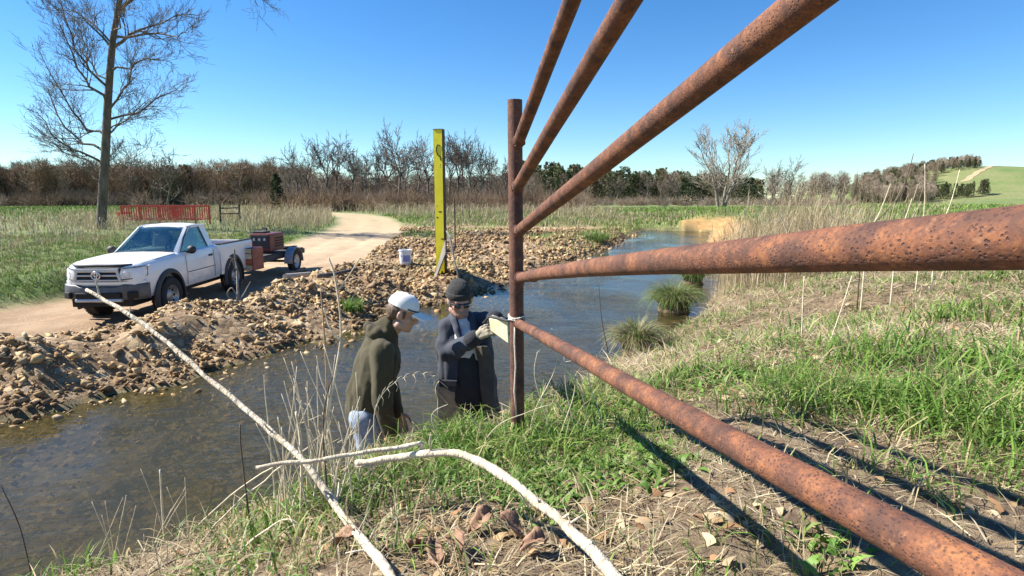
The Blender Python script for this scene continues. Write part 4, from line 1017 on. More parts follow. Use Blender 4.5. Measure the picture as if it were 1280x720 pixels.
def make_truck():
    SW, S = .79, .955
    TX, TY, TZ, YAW = -6.98, 10.18, .13, .05
    root = empty('pickup_truck', (TX, TY, TZ), YAW, 'white single cab pickup truck with grey bumper parked on the dirt road', 'pickup truck')
    MT = Matrix.Diagonal((SW*S, S, S, 1))
    def mb():
        b = MB(); b.M = MT.copy(); return b
    def sec(s, w, zb, sh, top, crown=.02):
        h = [(0, zb), (w-.16, zb), (w-.05, zb+.03), (w-.015, zb+.14), (w, zb+.30), (w-.004, (zb+sh)/2+.12), (w-.02, sh-.03), (w-.055, sh+.012), (w-.14, top), (w*.5, top+crown*.75), (0, top+crown)]
        pts = [Vector((x, s, z)) for x, z in h]+[Vector((-x, s, z)) for x, z in reversed(h[1:-1])]
        return pts
    def arch_cut(o, s, w=.62):
        for sx in (-1, 1):
            c = mb(); c.M = MT @ Matrix.Translation((sx*.95, s, .37)); c.lathe([(0.0001, -w/2), (.455, -w/2), (.455, w/2), (.0001, w/2)], 40)
            k = c.build('cut', None); m = o.modifiers.new('b', 'BOOLEAN'); m.object = k; m.operation = 'DIFFERENCE'; m.solver = 'EXACT'; bake(o); bpy.data.objects.remove(k)
    # body: hood, wings and lower cab in one shell
    b = mb(); st = [(-.885, .62, .50, .93, .99), (-.86, .72, .47, .99, 1.04), (-.78, .81, .44, 1.02, 1.075), (-.6, .87, .43, 1.04, 1.10), (-.3, .89, .43, 1.06, 1.125), (.1, .90, .43, 1.08, 1.145), (.5, .90, .42, 1.10, 1.16), (.62, .90, .42, 1.11, 1.165), (.8, .90, .42, 1.125, 1.165), (1.4, .90, .42, 1.135, 1.17), (2.1, .90, .42, 1.145, 1.18), (2.125, .88, .44, 1.13, 1.16)]
    b.loft([sec(*q) for q in st]); body = b.build('body', M_white, None); arch_cut(body, 0)
    me = body.data; bm = bmesh.new(); bm.from_mesh(me); 
    for f in bm.faces: f.smooth = True
    for e in bm.edges:
        if len(e.link_faces) == 2 and e.calc_face_angle(0) > R(38): e.smooth = False
    bm.to_mesh(me); bm.free(); body.parent = root
    # hood bulge lines
    # bed
    b = mb()
    def bw(sx):
        prof = [(.90, .47), (.905, .75), (.895, 1.10), (.87, 1.165), (.80, 1.165), (.78, .62), (.78, .50)]
        b.loft([[Vector((sx*x, s, z)) for x, z in prof] for s in (2.16, 2.17, 3.0, 3.93, 3.96)])
    for sx in (-1, 1):
        b = mb(); bw(sx); bed = b.build('bed_side', M_white, None); arch_cut(bed, 2.78); bed.parent = root
        bed.modifiers.new('bev', 'BEVEL').width = .012
    b = mb(); b.box((0, 3.0, .60), (1.56, 1.66, .04)); b.box((0, 2.18, .84), (1.56, .04, .56)); b.build('bed_floor', M_trim, root)
    b = mb()
    for sx in (-1, 1): b.box((sx*.845, 3.06, 1.178), (.11, 1.80, .03))
    b.box((0, 2.185, 1.178), (1.7, .06, .03)); b.build('rail_cap', M_trim, root, bevel=.006)
    b = mb(); b.box((0, 3.945, .86), (1.55, .05, .58)); b.build('tailgate', M_white, root, bevel=.012)
    b = mb(); b.box((0, 4.06, .52), (1.72, .16, .17)); b.build('rear_bumper', M_bump, root, bevel=.03)
    for sx in (-1, 1):
        b = mb(); b.box((sx*.862, 3.955, .93), (.10, .03, .34)); b.build('tail_light', M_red, root, bevel=.01)
    # front bumper
    b = mb()
    def bs(s0, w, zb, zt_): return None
    fr = []
    for a in np.linspace(-1, 1, 15):
        x = a*.905; c = abs(a); y0 = -1.0+.16*c**2.5+.07*c**6; back = -.66 if c > .8 else -.74
        zt_ = .70+.03*(c > .55); zb = .40+.05*c
        fr.append([Vector((x, back, zb)), Vector((x, y0+.08, zb)), Vector((x, y0+.015, zb+.06)), Vector((x, y0+.01, .57)), Vector((x, y0, .60)), Vector((x, y0+.02, zt_-.02)), Vector((x, y0+.05, zt_)), Vector((x, back, zt_))])
    b.loft(fr); b.build('front_bumper', M_bump, root, auto=30)
    b = mb(); b.box((0, -.965, .545), (.98, .10, .105)); b.build('air_intake', M_dark, root, bevel=.02)
    b = mb(); b.box((0, -.975, .455), (1.0, .075, .055), (R(-15), 0, 0)); b.build('skid_trim', M_silver, root, bevel=.015)
    for sx in (-1, 1):
        b = mb(); b.box((sx*.70, -.925, .545), (.20, .06, .12), (0, 0, sx*R(22))); b.build('fog_lamp_recess', M_dark, root, bevel=.02)
    # white strip between lamps and bumper
    b = mb(); fr = []
    for a in np.linspace(-1, 1, 13):
        x = a*.87; c = abs(a); y0 = -.965+.17*c**2.5+.06*c**6
        fr.append([Vector((x, -.7, .735)), Vector((x, y0, .735)), Vector((x, y0, .775)), Vector((x, y0+.03, .79)), Vector((x, -.7, .79))])
    b.loft(fr); b.build('front_valance', M_white, root, auto=30)
    # grille
    b = mb(); b.prism([(-.50, -.945, 1.02), (.50, -.945, 1.02), (.44, -.955, .79), (-.44, -.955, .79)], (0, .18, 0)); g = b.build('grille', M_dark, root, bevel=.01)
    b = mb()
    for z, w, h in ((.985, .94, .065), (.895, .90, .03), (.81, .88, .03)):
        b.box((0, -.962, z), (w, .03, h))
    for sx in (-1, 1): b.box((sx*.455, -.957, .895), (.055, .03, .22), (0, sx*R(-16), 0))
    b.build('grille_frame', M_silver, g, bevel=.008)
    b = mb()
    def ring(cx, cz, rx, rz, t): b.tube([Vector((cx+math.cos(a)*rx, -.992, cz+math.sin(a)*rz)) for a in np.linspace(0, 2*math.pi, 33)], t, 8)
    ring(0, .90, .094, .066, .013); ring(0, .92, .055, .028, .010); ring(0, .90, .023, .058, .010); b.build('emblem', M_chrome, g, True)
    # headlamps
    for sx in (-1, 1):
        b = mb(); 
        rows = []
        for t in np.linspace(0, 1, 7):
            x = .47+.385*t; y = -.93+.06*t+.24*t**3; zt_ = 1.02+.03*t-.01*t*t; zb = .80+.015*t+.03*t**3
            rows.append([Vector((sx*x, y+.10, zb)), Vector((sx*x, y, zb+.015)), Vector((sx*x, y-.015, (zt_+zb)/2)), Vector((sx*x, y+.01, zt_-.012)), Vector((sx*x, y+.10, zt_))])
        b.loft(rows); h = b.build('headlight', M_lens, root, auto=50)
        edge = [r_[1] for r_ in rows]+[r_[3] for r_ in reversed(rows)]; b = mb(); b.tube([e_-Vector((0, .008, 0)) for e_ in edge+edge[:1]], .009, 6); b.build('lamp_surround', M_trim, h, True)
        b = mb(); b.tube([Vector((sx*(.62+.065*math.cos(a)), -.945+.02*math.cos(a)*1, .905+.055*math.sin(a))) for a in np.linspace(0, 2*math.pi, 20)], .006, 6); b.build('lamp_ring', M_silver, h, True)
    # hood deflector
    b = mb(); b.tube([Vector((x, -.93+.14*abs(x/.62)**3, 1.055+.012*(1-abs(x/.62)))) for x in np.linspace(-.64, .64, 15)], .03, 8); b.build('hood_deflector', M_trim, root, True)
    # flares
    for s, nm in ((0, 'fender_flare'), (2.78, 'fender_flare')):
        for sx in (-1, 1):
            b = mb(); secs = []
            for a in np.linspace(R(-18), R(198), 26):
                c, z = math.cos(a), math.sin(a)
                def pt(r, x): return Vector((sx*x, s+c*r, .37+z*r))
                secs.append([pt(.44, .80), pt(.44, .945), pt(.475, .95), pt(.525, .915), pt(.53, .88), pt(.455, .80)])
            b.loft(secs); b.build(nm, M_trim, root, auto=40)
    # wheels
    for s in (0, 2.78):
        for sx in (-1, 1):
            w = empty('wheel', (sx*.80*SW*S, s*S, .365*S)); w.parent = root
            b = MB(); b.M = Matrix.Diagonal((sx*S*.95, S, S, 1))
            b.lathe([(.215, -.11), (.27, -.125), (.335, -.118), (.362, -.09), (.368, 0), (.362, .09), (.335, .118), (.27, .125), (.215, .11)], 40)
            ks = 36
            for k in range(ks):
                a = 2*math.pi*k/ks
                for xx, tw in ((.062, .3), (-.062, -.3)):
                    b.M = Matrix.Diagonal((sx*S*.95, S, S, 1)) @ Matrix.Rotation(a, 4, 'X'); b.box((xx, 0, .367), (.085, .036, .014), (0, 0, tw))
            t = b.build('tyre', M_tyre, w, auto=40)
            b = MB(); b.M = Matrix.Diagonal((sx*S*.95, S, S, 1))
            b.lathe([(.215, -.11), (.22, .10), (.21, .112), (.195, .105), (.18, .06), (.12, .035), (.09, .06), (.05, .07), (.0005, .07)], 36)
            rm = b.build('rim', M_steel, w, auto=50)
            b = MB()
            for k in range(8):
                b.M = Matrix.Diagonal((sx*S*.95, S, S, 1)) @ Matrix.Rotation(2*math.pi*k/8, 4, 'X'); b.ellip((.052, 0, .147), (.012, .026, .024), None, 10, 6)
            b.build('rim_hole', M_dark, rm, True)
    # greenhouse
    for sx in (-1, 1):
        cabin = mb(); cabin.loft([[Vector((sx*x, s, z)) for x, s, z in q] for q in ([(.79, .50, 1.14), (.72, .44, 1.15), (.70, .52, 1.15), (.79, .60, 1.14)], [(.69, .88, 1.42), (.635, .85, 1.425), (.62, .92, 1.425), (.68, .96, 1.41)], [(.63, 1.20, 1.63), (.57, 1.17, 1.64), (.56, 1.28, 1.64), (.62, 1.31, 1.61)])])
        cabin.prism([(sx*.79, 1.80, 1.14), (sx*.615, 1.70, 1.62), (sx*.61, 1.95, 1.62), (sx*.74, 2.11, 1.14)], (-sx*.06, 0, .0))
        cabin.tube([Vector((sx*.60, 1.2, 1.625)), Vector((sx*.605, 1.5, 1.645)), Vector((sx*.60, 1.95, 1.63))], .028, 8)
        cabin.build('pillar', M_white, root, auto=40)
    b = mb(); secs = []
    for s, w, z in ((1.16, .575, 1.645), (1.22, .60, 1.665), (1.4, .615, 1.69), (1.7, .615, 1.695), (1.93, .60, 1.675), (2.0, .575, 1.645)):
        secs.append([Vector((x*w, s, z-.05*abs(x)**3)) for x in np.linspace(-1, 1, 9)]+[Vector((x*w, s, z-.085)) for x in np.linspace(1, -1, 9)])
    b.loft(secs); b.build('roof', M_white, root, auto=40)
    b = mb(); b.prism([(-.60, 1.97, 1.60), (.60, 1.97, 1.60), (.73, 2.10, 1.15), (-.73, 2.10, 1.15)], (0, -.008, .004)); b.build('rear_window', M_glass, root)
    b = mb(); b.loft([[Vector((x*w, s-.03*(1-x*x), z)) for x in np.linspace(-1, 1, 9)]+[Vector((x*w, s-.03*(1-x*x)+.006, z-.006)) for x in np.linspace(1, -1, 9)] for s, w, z in ((.50, .735, 1.16), (.85, .66, 1.41), (1.19, .585, 1.63))]); b.build('windshield', M_glass, root, auto=40)
    b = mb(); b.box((0, .49, 1.165), (1.45, .05, .02)); b.tube([Vector((-.5, .46, 1.175)), Vector((.05, .5, 1.19))], .008, 6); b.tube([Vector((.02, .46, 1.175)), Vector((.55, .52, 1.19))], .008, 6); b.build('wiper', M_trim, root)
    for sx in (-1, 1):
        # window glass, door skin, handle, mirror
        b = mb(); b.prism([(sx*.775, .64, 1.15), (sx*.685, .95, 1.42), (sx*.612, 1.25, 1.615), (sx*.60, 1.68, 1.63), (sx*.765, 1.78, 1.15)], (-sx*.006, 0, 0)); win = b.build('side_window', M_glass, root)
        b = mb(); b.tube([Vector((sx*.78, .62, 1.15)), Vector((sx*.69, .95, 1.425)), Vector((sx*.617, 1.25, 1.622)), Vector((sx*.605, 1.69, 1.637)), Vector((sx*.772, 1.80, 1.15)), Vector((sx*.78, .62, 1.15))], .014, 6); b.build('window_seal', M_trim, win, True)
        b = mb(); secs = []
        prof = [(.866, .47), (.888, .56), (.903, .72), (.901, .90), (.885, 1.10), (.85, 1.145), (.80, 1.155)]
        for s in (.66, .70, 1.2, 1.76, 1.80):
            e = .0 if s in (.66, 1.80) else .012
            secs.append([Vector((sx*(x+e), s, z)) for x, z in prof]+[Vector((sx*(x-.03), s, z)) for x, z in reversed(prof)])
        b.loft(secs); d = b.build('door', M_white, root, auto=35)
        b = mb(); b.box((sx*.912, 1.66, .99), (.03, .17, .045)); b.build('handle', M_trim, d, bevel=.012)
        b = mb(); b.box((sx*.916, 1.23, .74), (.012, 1.1, .018)); b.build('door_moulding', M_bump, d)
        b = mb(); b.ellip((sx*1.0, .74, 1.19), (.115, .07, .085)); b.box((sx*.87, .77, 1.14), (.14, .06, .04)); b.build('side_mirror', M_trim, root, True)
        for ss in (.64, 1.82): b = mb(); b.tube([Vector((sx*.905, ss, .5)), Vector((sx*.915, ss, .75)), Vector((sx*.895, ss, 1.1))], .005, 4); b.build('door_gap', M_dark, body)
    # hood shut lines
    for sx in (-1, 1): b = mb(); b.tube([Vector((sx*.70, -.84, 1.035)), Vector((sx*.765, -.6, 1.078)), Vector((sx*.785, -.2, 1.112)), Vector((sx*.785, .42, 1.148))], .005, 4); b.build('hood_gap', M_dark, body)
    # cabin inside
    b = mb(); b.box((0, 1.32, 1.04), (1.4, 1.2, .1)); b.box((0, .72, 1.10), (1.42, .42, .14)); b.build('dashboard', simple('grey_dash', (.36, .37, .36), .7), root, bevel=.03)
    for sx in (-1, 1):
        b = mb(); b.box((sx*.34, 1.62, 1.22), (.48, .14, .5), (R(-12), 0, 0)); b.box((sx*.34, 1.70, 1.50), (.26, .09, .16)); b.build('seat', M_seat, root, bevel=.05)
    b = mb(); b.tube([Vector((.34+math.cos(a)*.18, 1.02+math.sin(a)*.07, 1.22+math.sin(a)*.165)) for a in np.linspace(0, 2*math.pi, 25)], .016, 6); b.build('steering_wheel', M_trim, root, True)
    b = mb(); b.box((0, 1.4, .40), (1.3, 4.6, .14)); b.box((0, 0, .37), (1.3, .12, .12)); b.box((0, 2.78, .37), (1.3, .14, .14)); b.build('chassis_light_block', M_dark, root)  # dark box added under the truck to block light, plus axle bars
make_truck()

# ------------------------------------------------------------------ trailer with red welder
def make_trailer():
    c = G(350, 341, .17); Y0 = c.y
    wx = G(371, 340, .17)
    root = empty('flat_trailer', (wx.x-.9, wx.y, .17), R(-2), 'low dark single axle trailer with grey mudguards behind the pickup', 'trailer')
    M_fr = simple('dark_frame', (.045, .04, .038), .7, bs=.3); M_fen = simple('galvanised_guard', (.36, .36, .36), .5, .5)
    b = MB()
    for sx in (-1, 1): b.box((sx*.62, -.2, .50), (.09, 2.9, .14))
    for y in (-1.6, -.6, .4, 1.2): b.box((0, y, .495), (1.2, .08, .11))
    b.box((.0, -.2, .585), (1.28, 2.8, .03)); b.tube([Vector((-.5, -1.6, .48)), Vector((0, -2.7, .48))], .04, 8); b.tube([Vector((.5, -1.6, .48)), Vector((0, -2.7, .48))], .04, 8); b.build('frame', M_fr, root, bevel=.006)
    for sx in (-1, 1):
        w = empty('wheel', (sx*.86, 0, .32)); w.parent = root
        b = MB(); b.M = Matrix.Diagonal((sx, 1, 1, 1)); b.lathe([(.19, -.08), (.27, -.09), (.315, -.06), (.32, 0), (.315, .06), (.27, .09), (.19, .08)], 30); b.build('tyre', M_tyre, w, auto=40)
        b = MB(); b.M = Matrix.Diagonal((sx, 1, 1, 1)); b.lathe([(.19, -.08), (.195, .075), (.17, .06), (.1, .03), (.06, .06), (.0005, .06)], 24); b.build('rim', M_steel, w, auto=40)
        b = MB(); secs = []
        for a in np.linspace(R(-5), R(185), 16):
            cc, z = math.cos(a), math.sin(a); secs.append([Vector((sx*.74, cc*.385, .32+z*.385)), Vector((sx*.97, cc*.385, .32+z*.385)), Vector((sx*.97, cc*.375, .32+z*.375)), Vector((sx*.74, cc*.375, .32+z*.375))])
        b.loft(secs); b.build('mudguard', M_fen, root, auto=40)
    b = MB(); b.tube([Vector((-.86, 0, .32)), Vector((.86, 0, .32))], .035, 8); b.build('axle', M_fr, root)
    M_rd = simple('faded_red', (.22, .055, .035), .55, var=.35, sc=5, bs=.2); M_cream = simple('cream_board', (.62, .5, .33), .7, var=.2); M_red2 = simple('orange_red', (.42, .10, .05), .6, var=.3)
    # tool chest at the front of the trailer
    t = empty('tool_chest', (wx.x-.60, wx.y-1.95, .50), R(-2), 'red and cream tool chest of stacked drawers at the front of the trailer', 'tool chest')
    b = MB(); b.box((0, 0, .27), (.86, .55, .54)); b.build('case', M_rd, t, bevel=.01)
    for k, (z, h, m) in enumerate(((.48, .10, M_cream), (.35, .12, M_cream), (.21, .12, M_red2), (.075, .11, M_cream))):
        b = MB(); b.box((0, -.287, z), (.80, .03, h)); dr = b.build('drawer', m, t, bevel=.006)
        b = MB(); b.box((0, -.312, z+.02), (.25, .02, .018)); b.build('handle', M_fr, dr)
    # the welder
    t = empty('welder_generator', (wx.x-.62, wx.y-.35, .775), R(-2), 'dark red boxy engine welder standing on the trailer bed', 'welder')
    b = MB(); b.box((0, 0, .29), (.56, .85, .48)); b.build('housing', simple('maroon_paint', (.13, .03, .024), .45, var=.3), t, bevel=.03)
    b = MB(); b.box((-.1, -.1, .555), (.3, .4, .05)); b.tube([Vector((-.1, .2, .52)), Vector((-.1, .2, .64)), Vector((-.22, .2, .66))], .03, 8); b.build('exhaust', M_fr, t, bevel=.01)
    b = MB()
    for z in (.18, .25, .32, .39): b.box((.285, .1, z), (.012, .5, .03))
    b.build('louvre', M_dark, t)
    b = MB(); b.box((0, -.432, .31), (.46, .015, .34)); p = b.build('control_panel', M_fr, t, bevel=.004)
    b = MB()
    for sx in (-.14, 0, .14): b.M = Matrix.Translation((sx, -.447, .37)) @ Matrix.Rotation(R(-90), 4, 'Z'); b.lathe([(.0005, .03), (.03, .03), (.035, 0), (.035, -.01)], 14)
    b.build('dial', M_silver, p)
    # cable reel / jack clutter at the tail
    t = empty('cable_coil', (wx.x-.45, wx.y+.62, .60), 0, 'black coil of welding cable lying on the rear of the trailer', 'cable')
    b = MB()
    for k in range(6): b.tube([Vector((math.cos(a)*(.26+.02*math.sin(k)), math.sin(a)*.24, .03+.04*k+.015*math.sin(3*a+k))) for a in np.linspace(0, 2*math.pi, 25)], .022, 6)
    b.build('coil', M_trim, t, True)
    # two pipes lying by the wheel
    for i, (p, q, r, lb) in enumerate((((355, 346), (381, 340), .07, 'rusty grey pipe lying on the ground by the trailer wheel, farther one'), ((357, 350), (388, 345), .055, 'pale weathered pole lying on the ground nearer than the rusty pipe'))):
        a, e = hit(*p), hit(*q); a.z = zt(a.x, a.y)+r; e.z = zt(e.x, e.y)+r
        b = MB(); b.tube([a, e], r, 14); tag(b.build('pipe', simple('weathered_pipe', (.2, .16, .12) if i == 0 else (.38, .33, .27), .8, bs=.4), None, auto=40), lb, 'pipe')
make_trailer()

# ------------------------------------------------------------------ other far-bank things
def yellow_beam():
    Y = 14.8; base = A(552, 337, Y); g = zt(base.x, Y); top = A(549, 162, Y)
    m, nt, out = new_mat('yellow_enamel'); v = texc(nt)
    n = noi(nt, v, 9, 6, .7); col = ramp(nt, noi(nt, v, 3, 3, .5), [(.3, (.78, .64, .012)), (.7, (.90, .76, .025))])
    col = mixc(nt, ramp(nt, n, [(.62, 0.0), (.68, 1.0)]), col, (.12, .07, .04)); bsdf(nt, out, col, .5, 0, bump(nt, n, .2, .01))
    root = empty('steel_beam', (base.x, Y, g), R(-14), 'tall upright yellow steel beam standing in the rubble on the far bank', 'steel beam')
    h = top.z-g
    M_edge = simple('rust_edge', (.11, .06, .035), .8, bs=.4)
    b = MB(); b.box((0, -.075, h/2-.2), (.23, .014, h+.4)); b.build('front_flange', m, root, bevel=.002)
    b = MB(); b.box((-.118, .01, h/2-.2), (.012, .17, h+.4)); b.box((.118, .01, h/2-.2), (.012, .17, h+.4)); b.build('side_web', M_edge, root)
    b = MB(); b.box((0, .0, h+.004), (.25, .19, .012)); b.build('cap_plate', M_edge, root)
    # marks near the top: a hook-like black squiggle, smudges lower down
    b = MB(); z0 = h-.52
    b.tube([Vector((.06, -.084, z0+.11)), Vector((.0, -.084, z0+.14)), Vector((-.04, -.084, z0+.08)), Vector((-.045, -.084, z0-.02)), Vector((-.01, -.084, z0-.12)), Vector((.05, -.084, z0-.15)), Vector((.075, -.084, z0-.26))], .014, 6)
    b.build('black_mark', M_dark, root, True)
    b = MB()
    for (x, z, l) in ((.02, h*.44, .05), (-.06, h*.40, .03), (.07, h*.25, .05)): b.ellip((x, -.083, z), (l, .004, .02), None, 10, 6)
    b.build('paint_chip', M_edge, root, True)
    # weathered steel plates leaning on its foot like a tent
    M_pl = simple('weathered_plate', (.15, .14, .125), .75, var=.35, sc=4, bs=.4)
    P = lambda px, py, y: A(px, py, y)
    def plate(a, b_, c, d, label, name='steel_plate'):
        mb = MB(); q = [Vector(a), Vector(b_), Vector(c), Vector(d)]; nrm = (q[1]-q[0]).cross(q[3]-q[0]).normalized()*.03
        mb.prism(q, nrm); tag(mb.build(name, M_pl, None, bevel=.004), label, 'steel plate')
    z0 = lambda x, y: zt(x, y)-.06
    a = P(557, 296, 14.45); a2 = P(565, 318, 13.6)
    x1 = P(575, 352, 13.3); x1.z = z0(x1.x, x1.y); x0 = P(561, 350, 14.5); x0.z = z0(x0.x, x0.y)
    plate(P(557, 288, 14.75), P(562, 296, 13.2), Vector((P(577, 345, 12.6).x, 12.6, z0(P(577, 345, 12.6).x, 12.6))), Vector((P(572, 345, 14.8).x, 14.8, z0(P(572, 345, 14.8).x, 14.8))), 'weathered grey steel plate seen edge on, leaning right at the foot of the yellow beam')
    l0 = P(543, 350, 13.7); l1 = P(541, 350, 14.6)
    plate(P(556, 300, 14.64), P(556, 318, 13.75), Vector((l0.x, l0.y, z0(l0.x, l0.y))), Vector((l1.x, l1.y, z0(l1.x, l1.y))), 'weathered grey steel plate leaning left at the foot of the yellow beam')
yellow_beam()

def bucket():
    c = hit(507, 333); root = empty('plastic_bucket', c, R(30), 'white plastic bucket standing on the rubble left of the yellow beam', 'bucket')
    b = MB(); b.M = Matrix.Rotation(R(-90), 4, 'Y')
    M_pw = simple('white_plastic', (.75, .76, .78), .4, var=.08)
    b.lathe([(.0005, 0), (.155, 0), (.16, .01), (.175, .40), (.19, .405), (.19, .43), (.175, .43), (.172, .40), (.15, .03), (.0005, .03)], 30); b.build('pail', M_pw, root, auto=40)
    b = MB()
    b.tube([Vector((math.cos(a)*.19, -.05+.0*a-.04*math.sin(a), .36-.2*math.sin(a))) for a in np.linspace(0, math.pi, 14)], .005, 6); b.build('bail_handle', M_steel, root)
    b = MB(); secs = [[Vector((math.cos(a)*r, math.sin(a)*r, z)) for z, r in ((.10, .1685), (.28, .1745))] for a in np.linspace(R(-130), R(-60), 8)]
    b.loft(secs, closed=False, caps=False); b.build('label_patch', simple('blue_label', (.2, .25, .5), .5), root)
bucket()

def stake(px, yb, yt, dist_px, label):
    g = hit(px, yb); t = A(px-1, yt, g.y); b = MB(); b.tube([g-Vector((0, 0, .2)), t], .03, 6); b.box((g+t)/2, (.015, .06, (t.z-g.z)*.9))
    tag(b.build('steel_stake', simple('rusty_stake', (.11, .065, .05), .85), None), label, 'stake')
stake(569, 309, 247, 0, 'thin rusty steel stake upright just right of the yellow beam')
stake(579, 275, 252, 0, 'short far steel stake right of the thin tall one, nearer of a pair')
stake(587, 273, 254, 0, 'short far steel stake, farther right of the pair beyond the gravel')

def feeder():
    D = 34; M_f = simple('faded_red_steel', (.62, .07, .05), .55, var=.35); M_o = simple('orange_tongue', (.75, .16, .05), .5)
    l = A(154, 281, D); r = A(245, 280, D); z = zt(l.x, D)
    zt_ = A(200, 257, D).z; L = r.x-l.x; h = zt_-z
    root = empty('hay_feeder', (l.x, D, z), 0, 'long red barred hay feeder in the field behind the truck roof', 'feeder')
    b = MB()
    for y in (0, 1.6):
        b.box((L/2, y, h-.04), (L, .08, .09)); b.box((L/2, y, h*.30), (L, .06, .08))
        n = 30
        for k in range(n+1): b.box((L*k/n, y, h*.65), (.045, .05, h*.7-.1))
    for x in (0, L): b.box((x, .8, h-.04), (.08, 1.6, .09)); b.box((x, .8, h*.3), (.08, 1.6, .08))
    for x in (0, L/2, L):
        for y in (0, 1.6): b.box((x, y, h/2), (.09, .1, h-.02))
    b.build('bar_panel', M_f, root)
    b = MB(); b.box((-.45, .8, h*.62), (.95, .12, .16)); b.box((-.75, .8, h*.3), (.1, .1, h*.6)); b.build('tongue', M_o, root, bevel=.01)
feeder()
def brace():
    D = 36; root = empty('fence_brace', (A(276, 284, D).x, D, zt(A(276, 284, D).x, D)), 0, 'dark wooden fence brace of two posts and cross bars in the field', 'fence brace')
    h = A(276, 255, D).z-root.location.z; w = A(300, 284, D).x-A(276, 284, D).x; M_w = simple('old_post', (.07, .055, .042), .9, bs=.5)
    for x in (0, w): b = MB(); b.tube([Vector((x, 0, -.2)), Vector((x+.05, 0, h))], .065, 8); b.build('post', M_w, root)
    b = MB(); b.tube([Vector((0, 0, h*.78)), Vector((w, 0, h*.82))], .045, 7); b.tube([Vector((0, 0, h*.5)), Vector((w, 0, h*.52))], .04, 7); b.build('cross_bar', M_w, root)
brace()
# pale concrete slab of the low crossing at the left edge
def slab():
    q = [hit(-140, 478), hit(-60, 470), hit(8, 456), hit(50, 436), hit(20, 431), hit(-60, 436), hit(-160, 448)]
    b = MB(); b.prism([Vector((p.x, p.y, .12)) for p in q], (0, 0, .11)); tag(b.build('concrete_slab', simple('pale_concrete', (.58, .48, .34), .9, var=.15, sc=2, bs=.3), None, bevel=.01), kind='structure')
slab()
# ------------------------------------------------------------------ people
def skin_mat(name, c):
    m, nt, out = new_mat(name); v = texc(nt); n = noi(nt, v, 30, 4, .6)
    col = ramp(nt, n, [(.3, tuple(x*.85 for x in c)), (.7, c)])
    p = bsdf(nt, out, col, .55); p.inputs['Subsurface Weight'].default_value = .12; p.inputs['Subsurface Radius'].default_value = (.01, .004, .002); return m
def cloth(name, c, var=.3, sc=9, bs=.25, weave=400):
    m, nt, out = new_mat(name); v = texc(nt); n = noi(nt, v, sc, 5, .65)
    col = ramp(nt, n, [(.3, tuple(x*(1-var) for x in c)), (.7, tuple(min(1, x*(1+var)) for x in c))])
    h = mth(nt, 'ADD', noi(nt, v, weave, 2, .5), mth(nt, 'MULTIPLY', noi(nt, v, 28, 4, .6), 1.2))
    bsdf(nt, out, col, .92, 0, bump(nt, h, bs, .006), Sheen_Weight=.04); return m
M_skin = skin_mat('skin_fair', (.52, .31, .22)); M_skin2 = skin_mat('skin_ruddy', (.48, .26, .19))
M_hair = simple('brown_hair', (.10, .06, .035), .6, var=.4, sc=60); M_grey = simple('grey_hair', (.3, .27, .24), .7, var=.3, sc=60)
M_eye = simple('eye_white', (.7, .68, .65), .3); M_iris = simple('iris', (.05, .04, .03), .2)

def frame(origin, fwd, up):
    f = Vector(fwd).normalized(); u = Vector(up); u = (u-f*u.dot(f)).normalized(); r = f.cross(u)   # r = figure's own right
    return Matrix(((r.x, f.x, u.x, origin[0]), (r.y, f.y, u.y, origin[1]), (r.z, f.z, u.z, origin[2]), (0, 0, 0, 1)))
def head_prims(b, M, k=1.0):
    s = b.M; b.M = M @ Matrix.Scale(k, 4)
    b.ellip((0, -.012, .035), (.077, .098, .092)); b.ellip((0, .03, -.04), (.058, .066, .078)); b.ellip((0, .068, -.098), (.026, .026, .022))
    b.capsule((0, .094, .008), .011, (0, .114, -.030), .014); b.capsule((0, .108, -.034), .013, (0, .096, -.038), .016)
    b.capsule((-.036, .079, .018), .016, (.036, .079, .018), .016)
    for sx in (-1, 1):
        b.ellip((sx*.038, .064, -.028), (.028, .026, .026)); b.ellip((sx*.08, -.008, -.008), (.011, .022, .034), (0, 0, sx*.3)); b.capsule((sx*.05, .0, -.075), .03, (sx*.02, .055, -.095), .025)
    b.capsule((-.02, .090, -.066), .0085, (.02, .090, -.066), .0085); b.capsule((-.017, .087, -.079), .009, (.017, .087, -.079), .009)
    b.M = s
def eyes(M, k, parent, z=-.002):
    for sx in (-1, 1):
        b = MB(); b.M = M @ Matrix.Scale(k, 4); b.ellip((sx*.031, .083, z), (.0125, .0125, .0095), None, 12, 8); e = b.build('eye', M_eye, parent, True)
        b = MB(); b.M = M @ Matrix.Scale(k, 4); b.ellip((sx*.031, .0925, z), (.0062, .004, .0062), None, 10, 6); b.build('iris', M_iris, e, True)
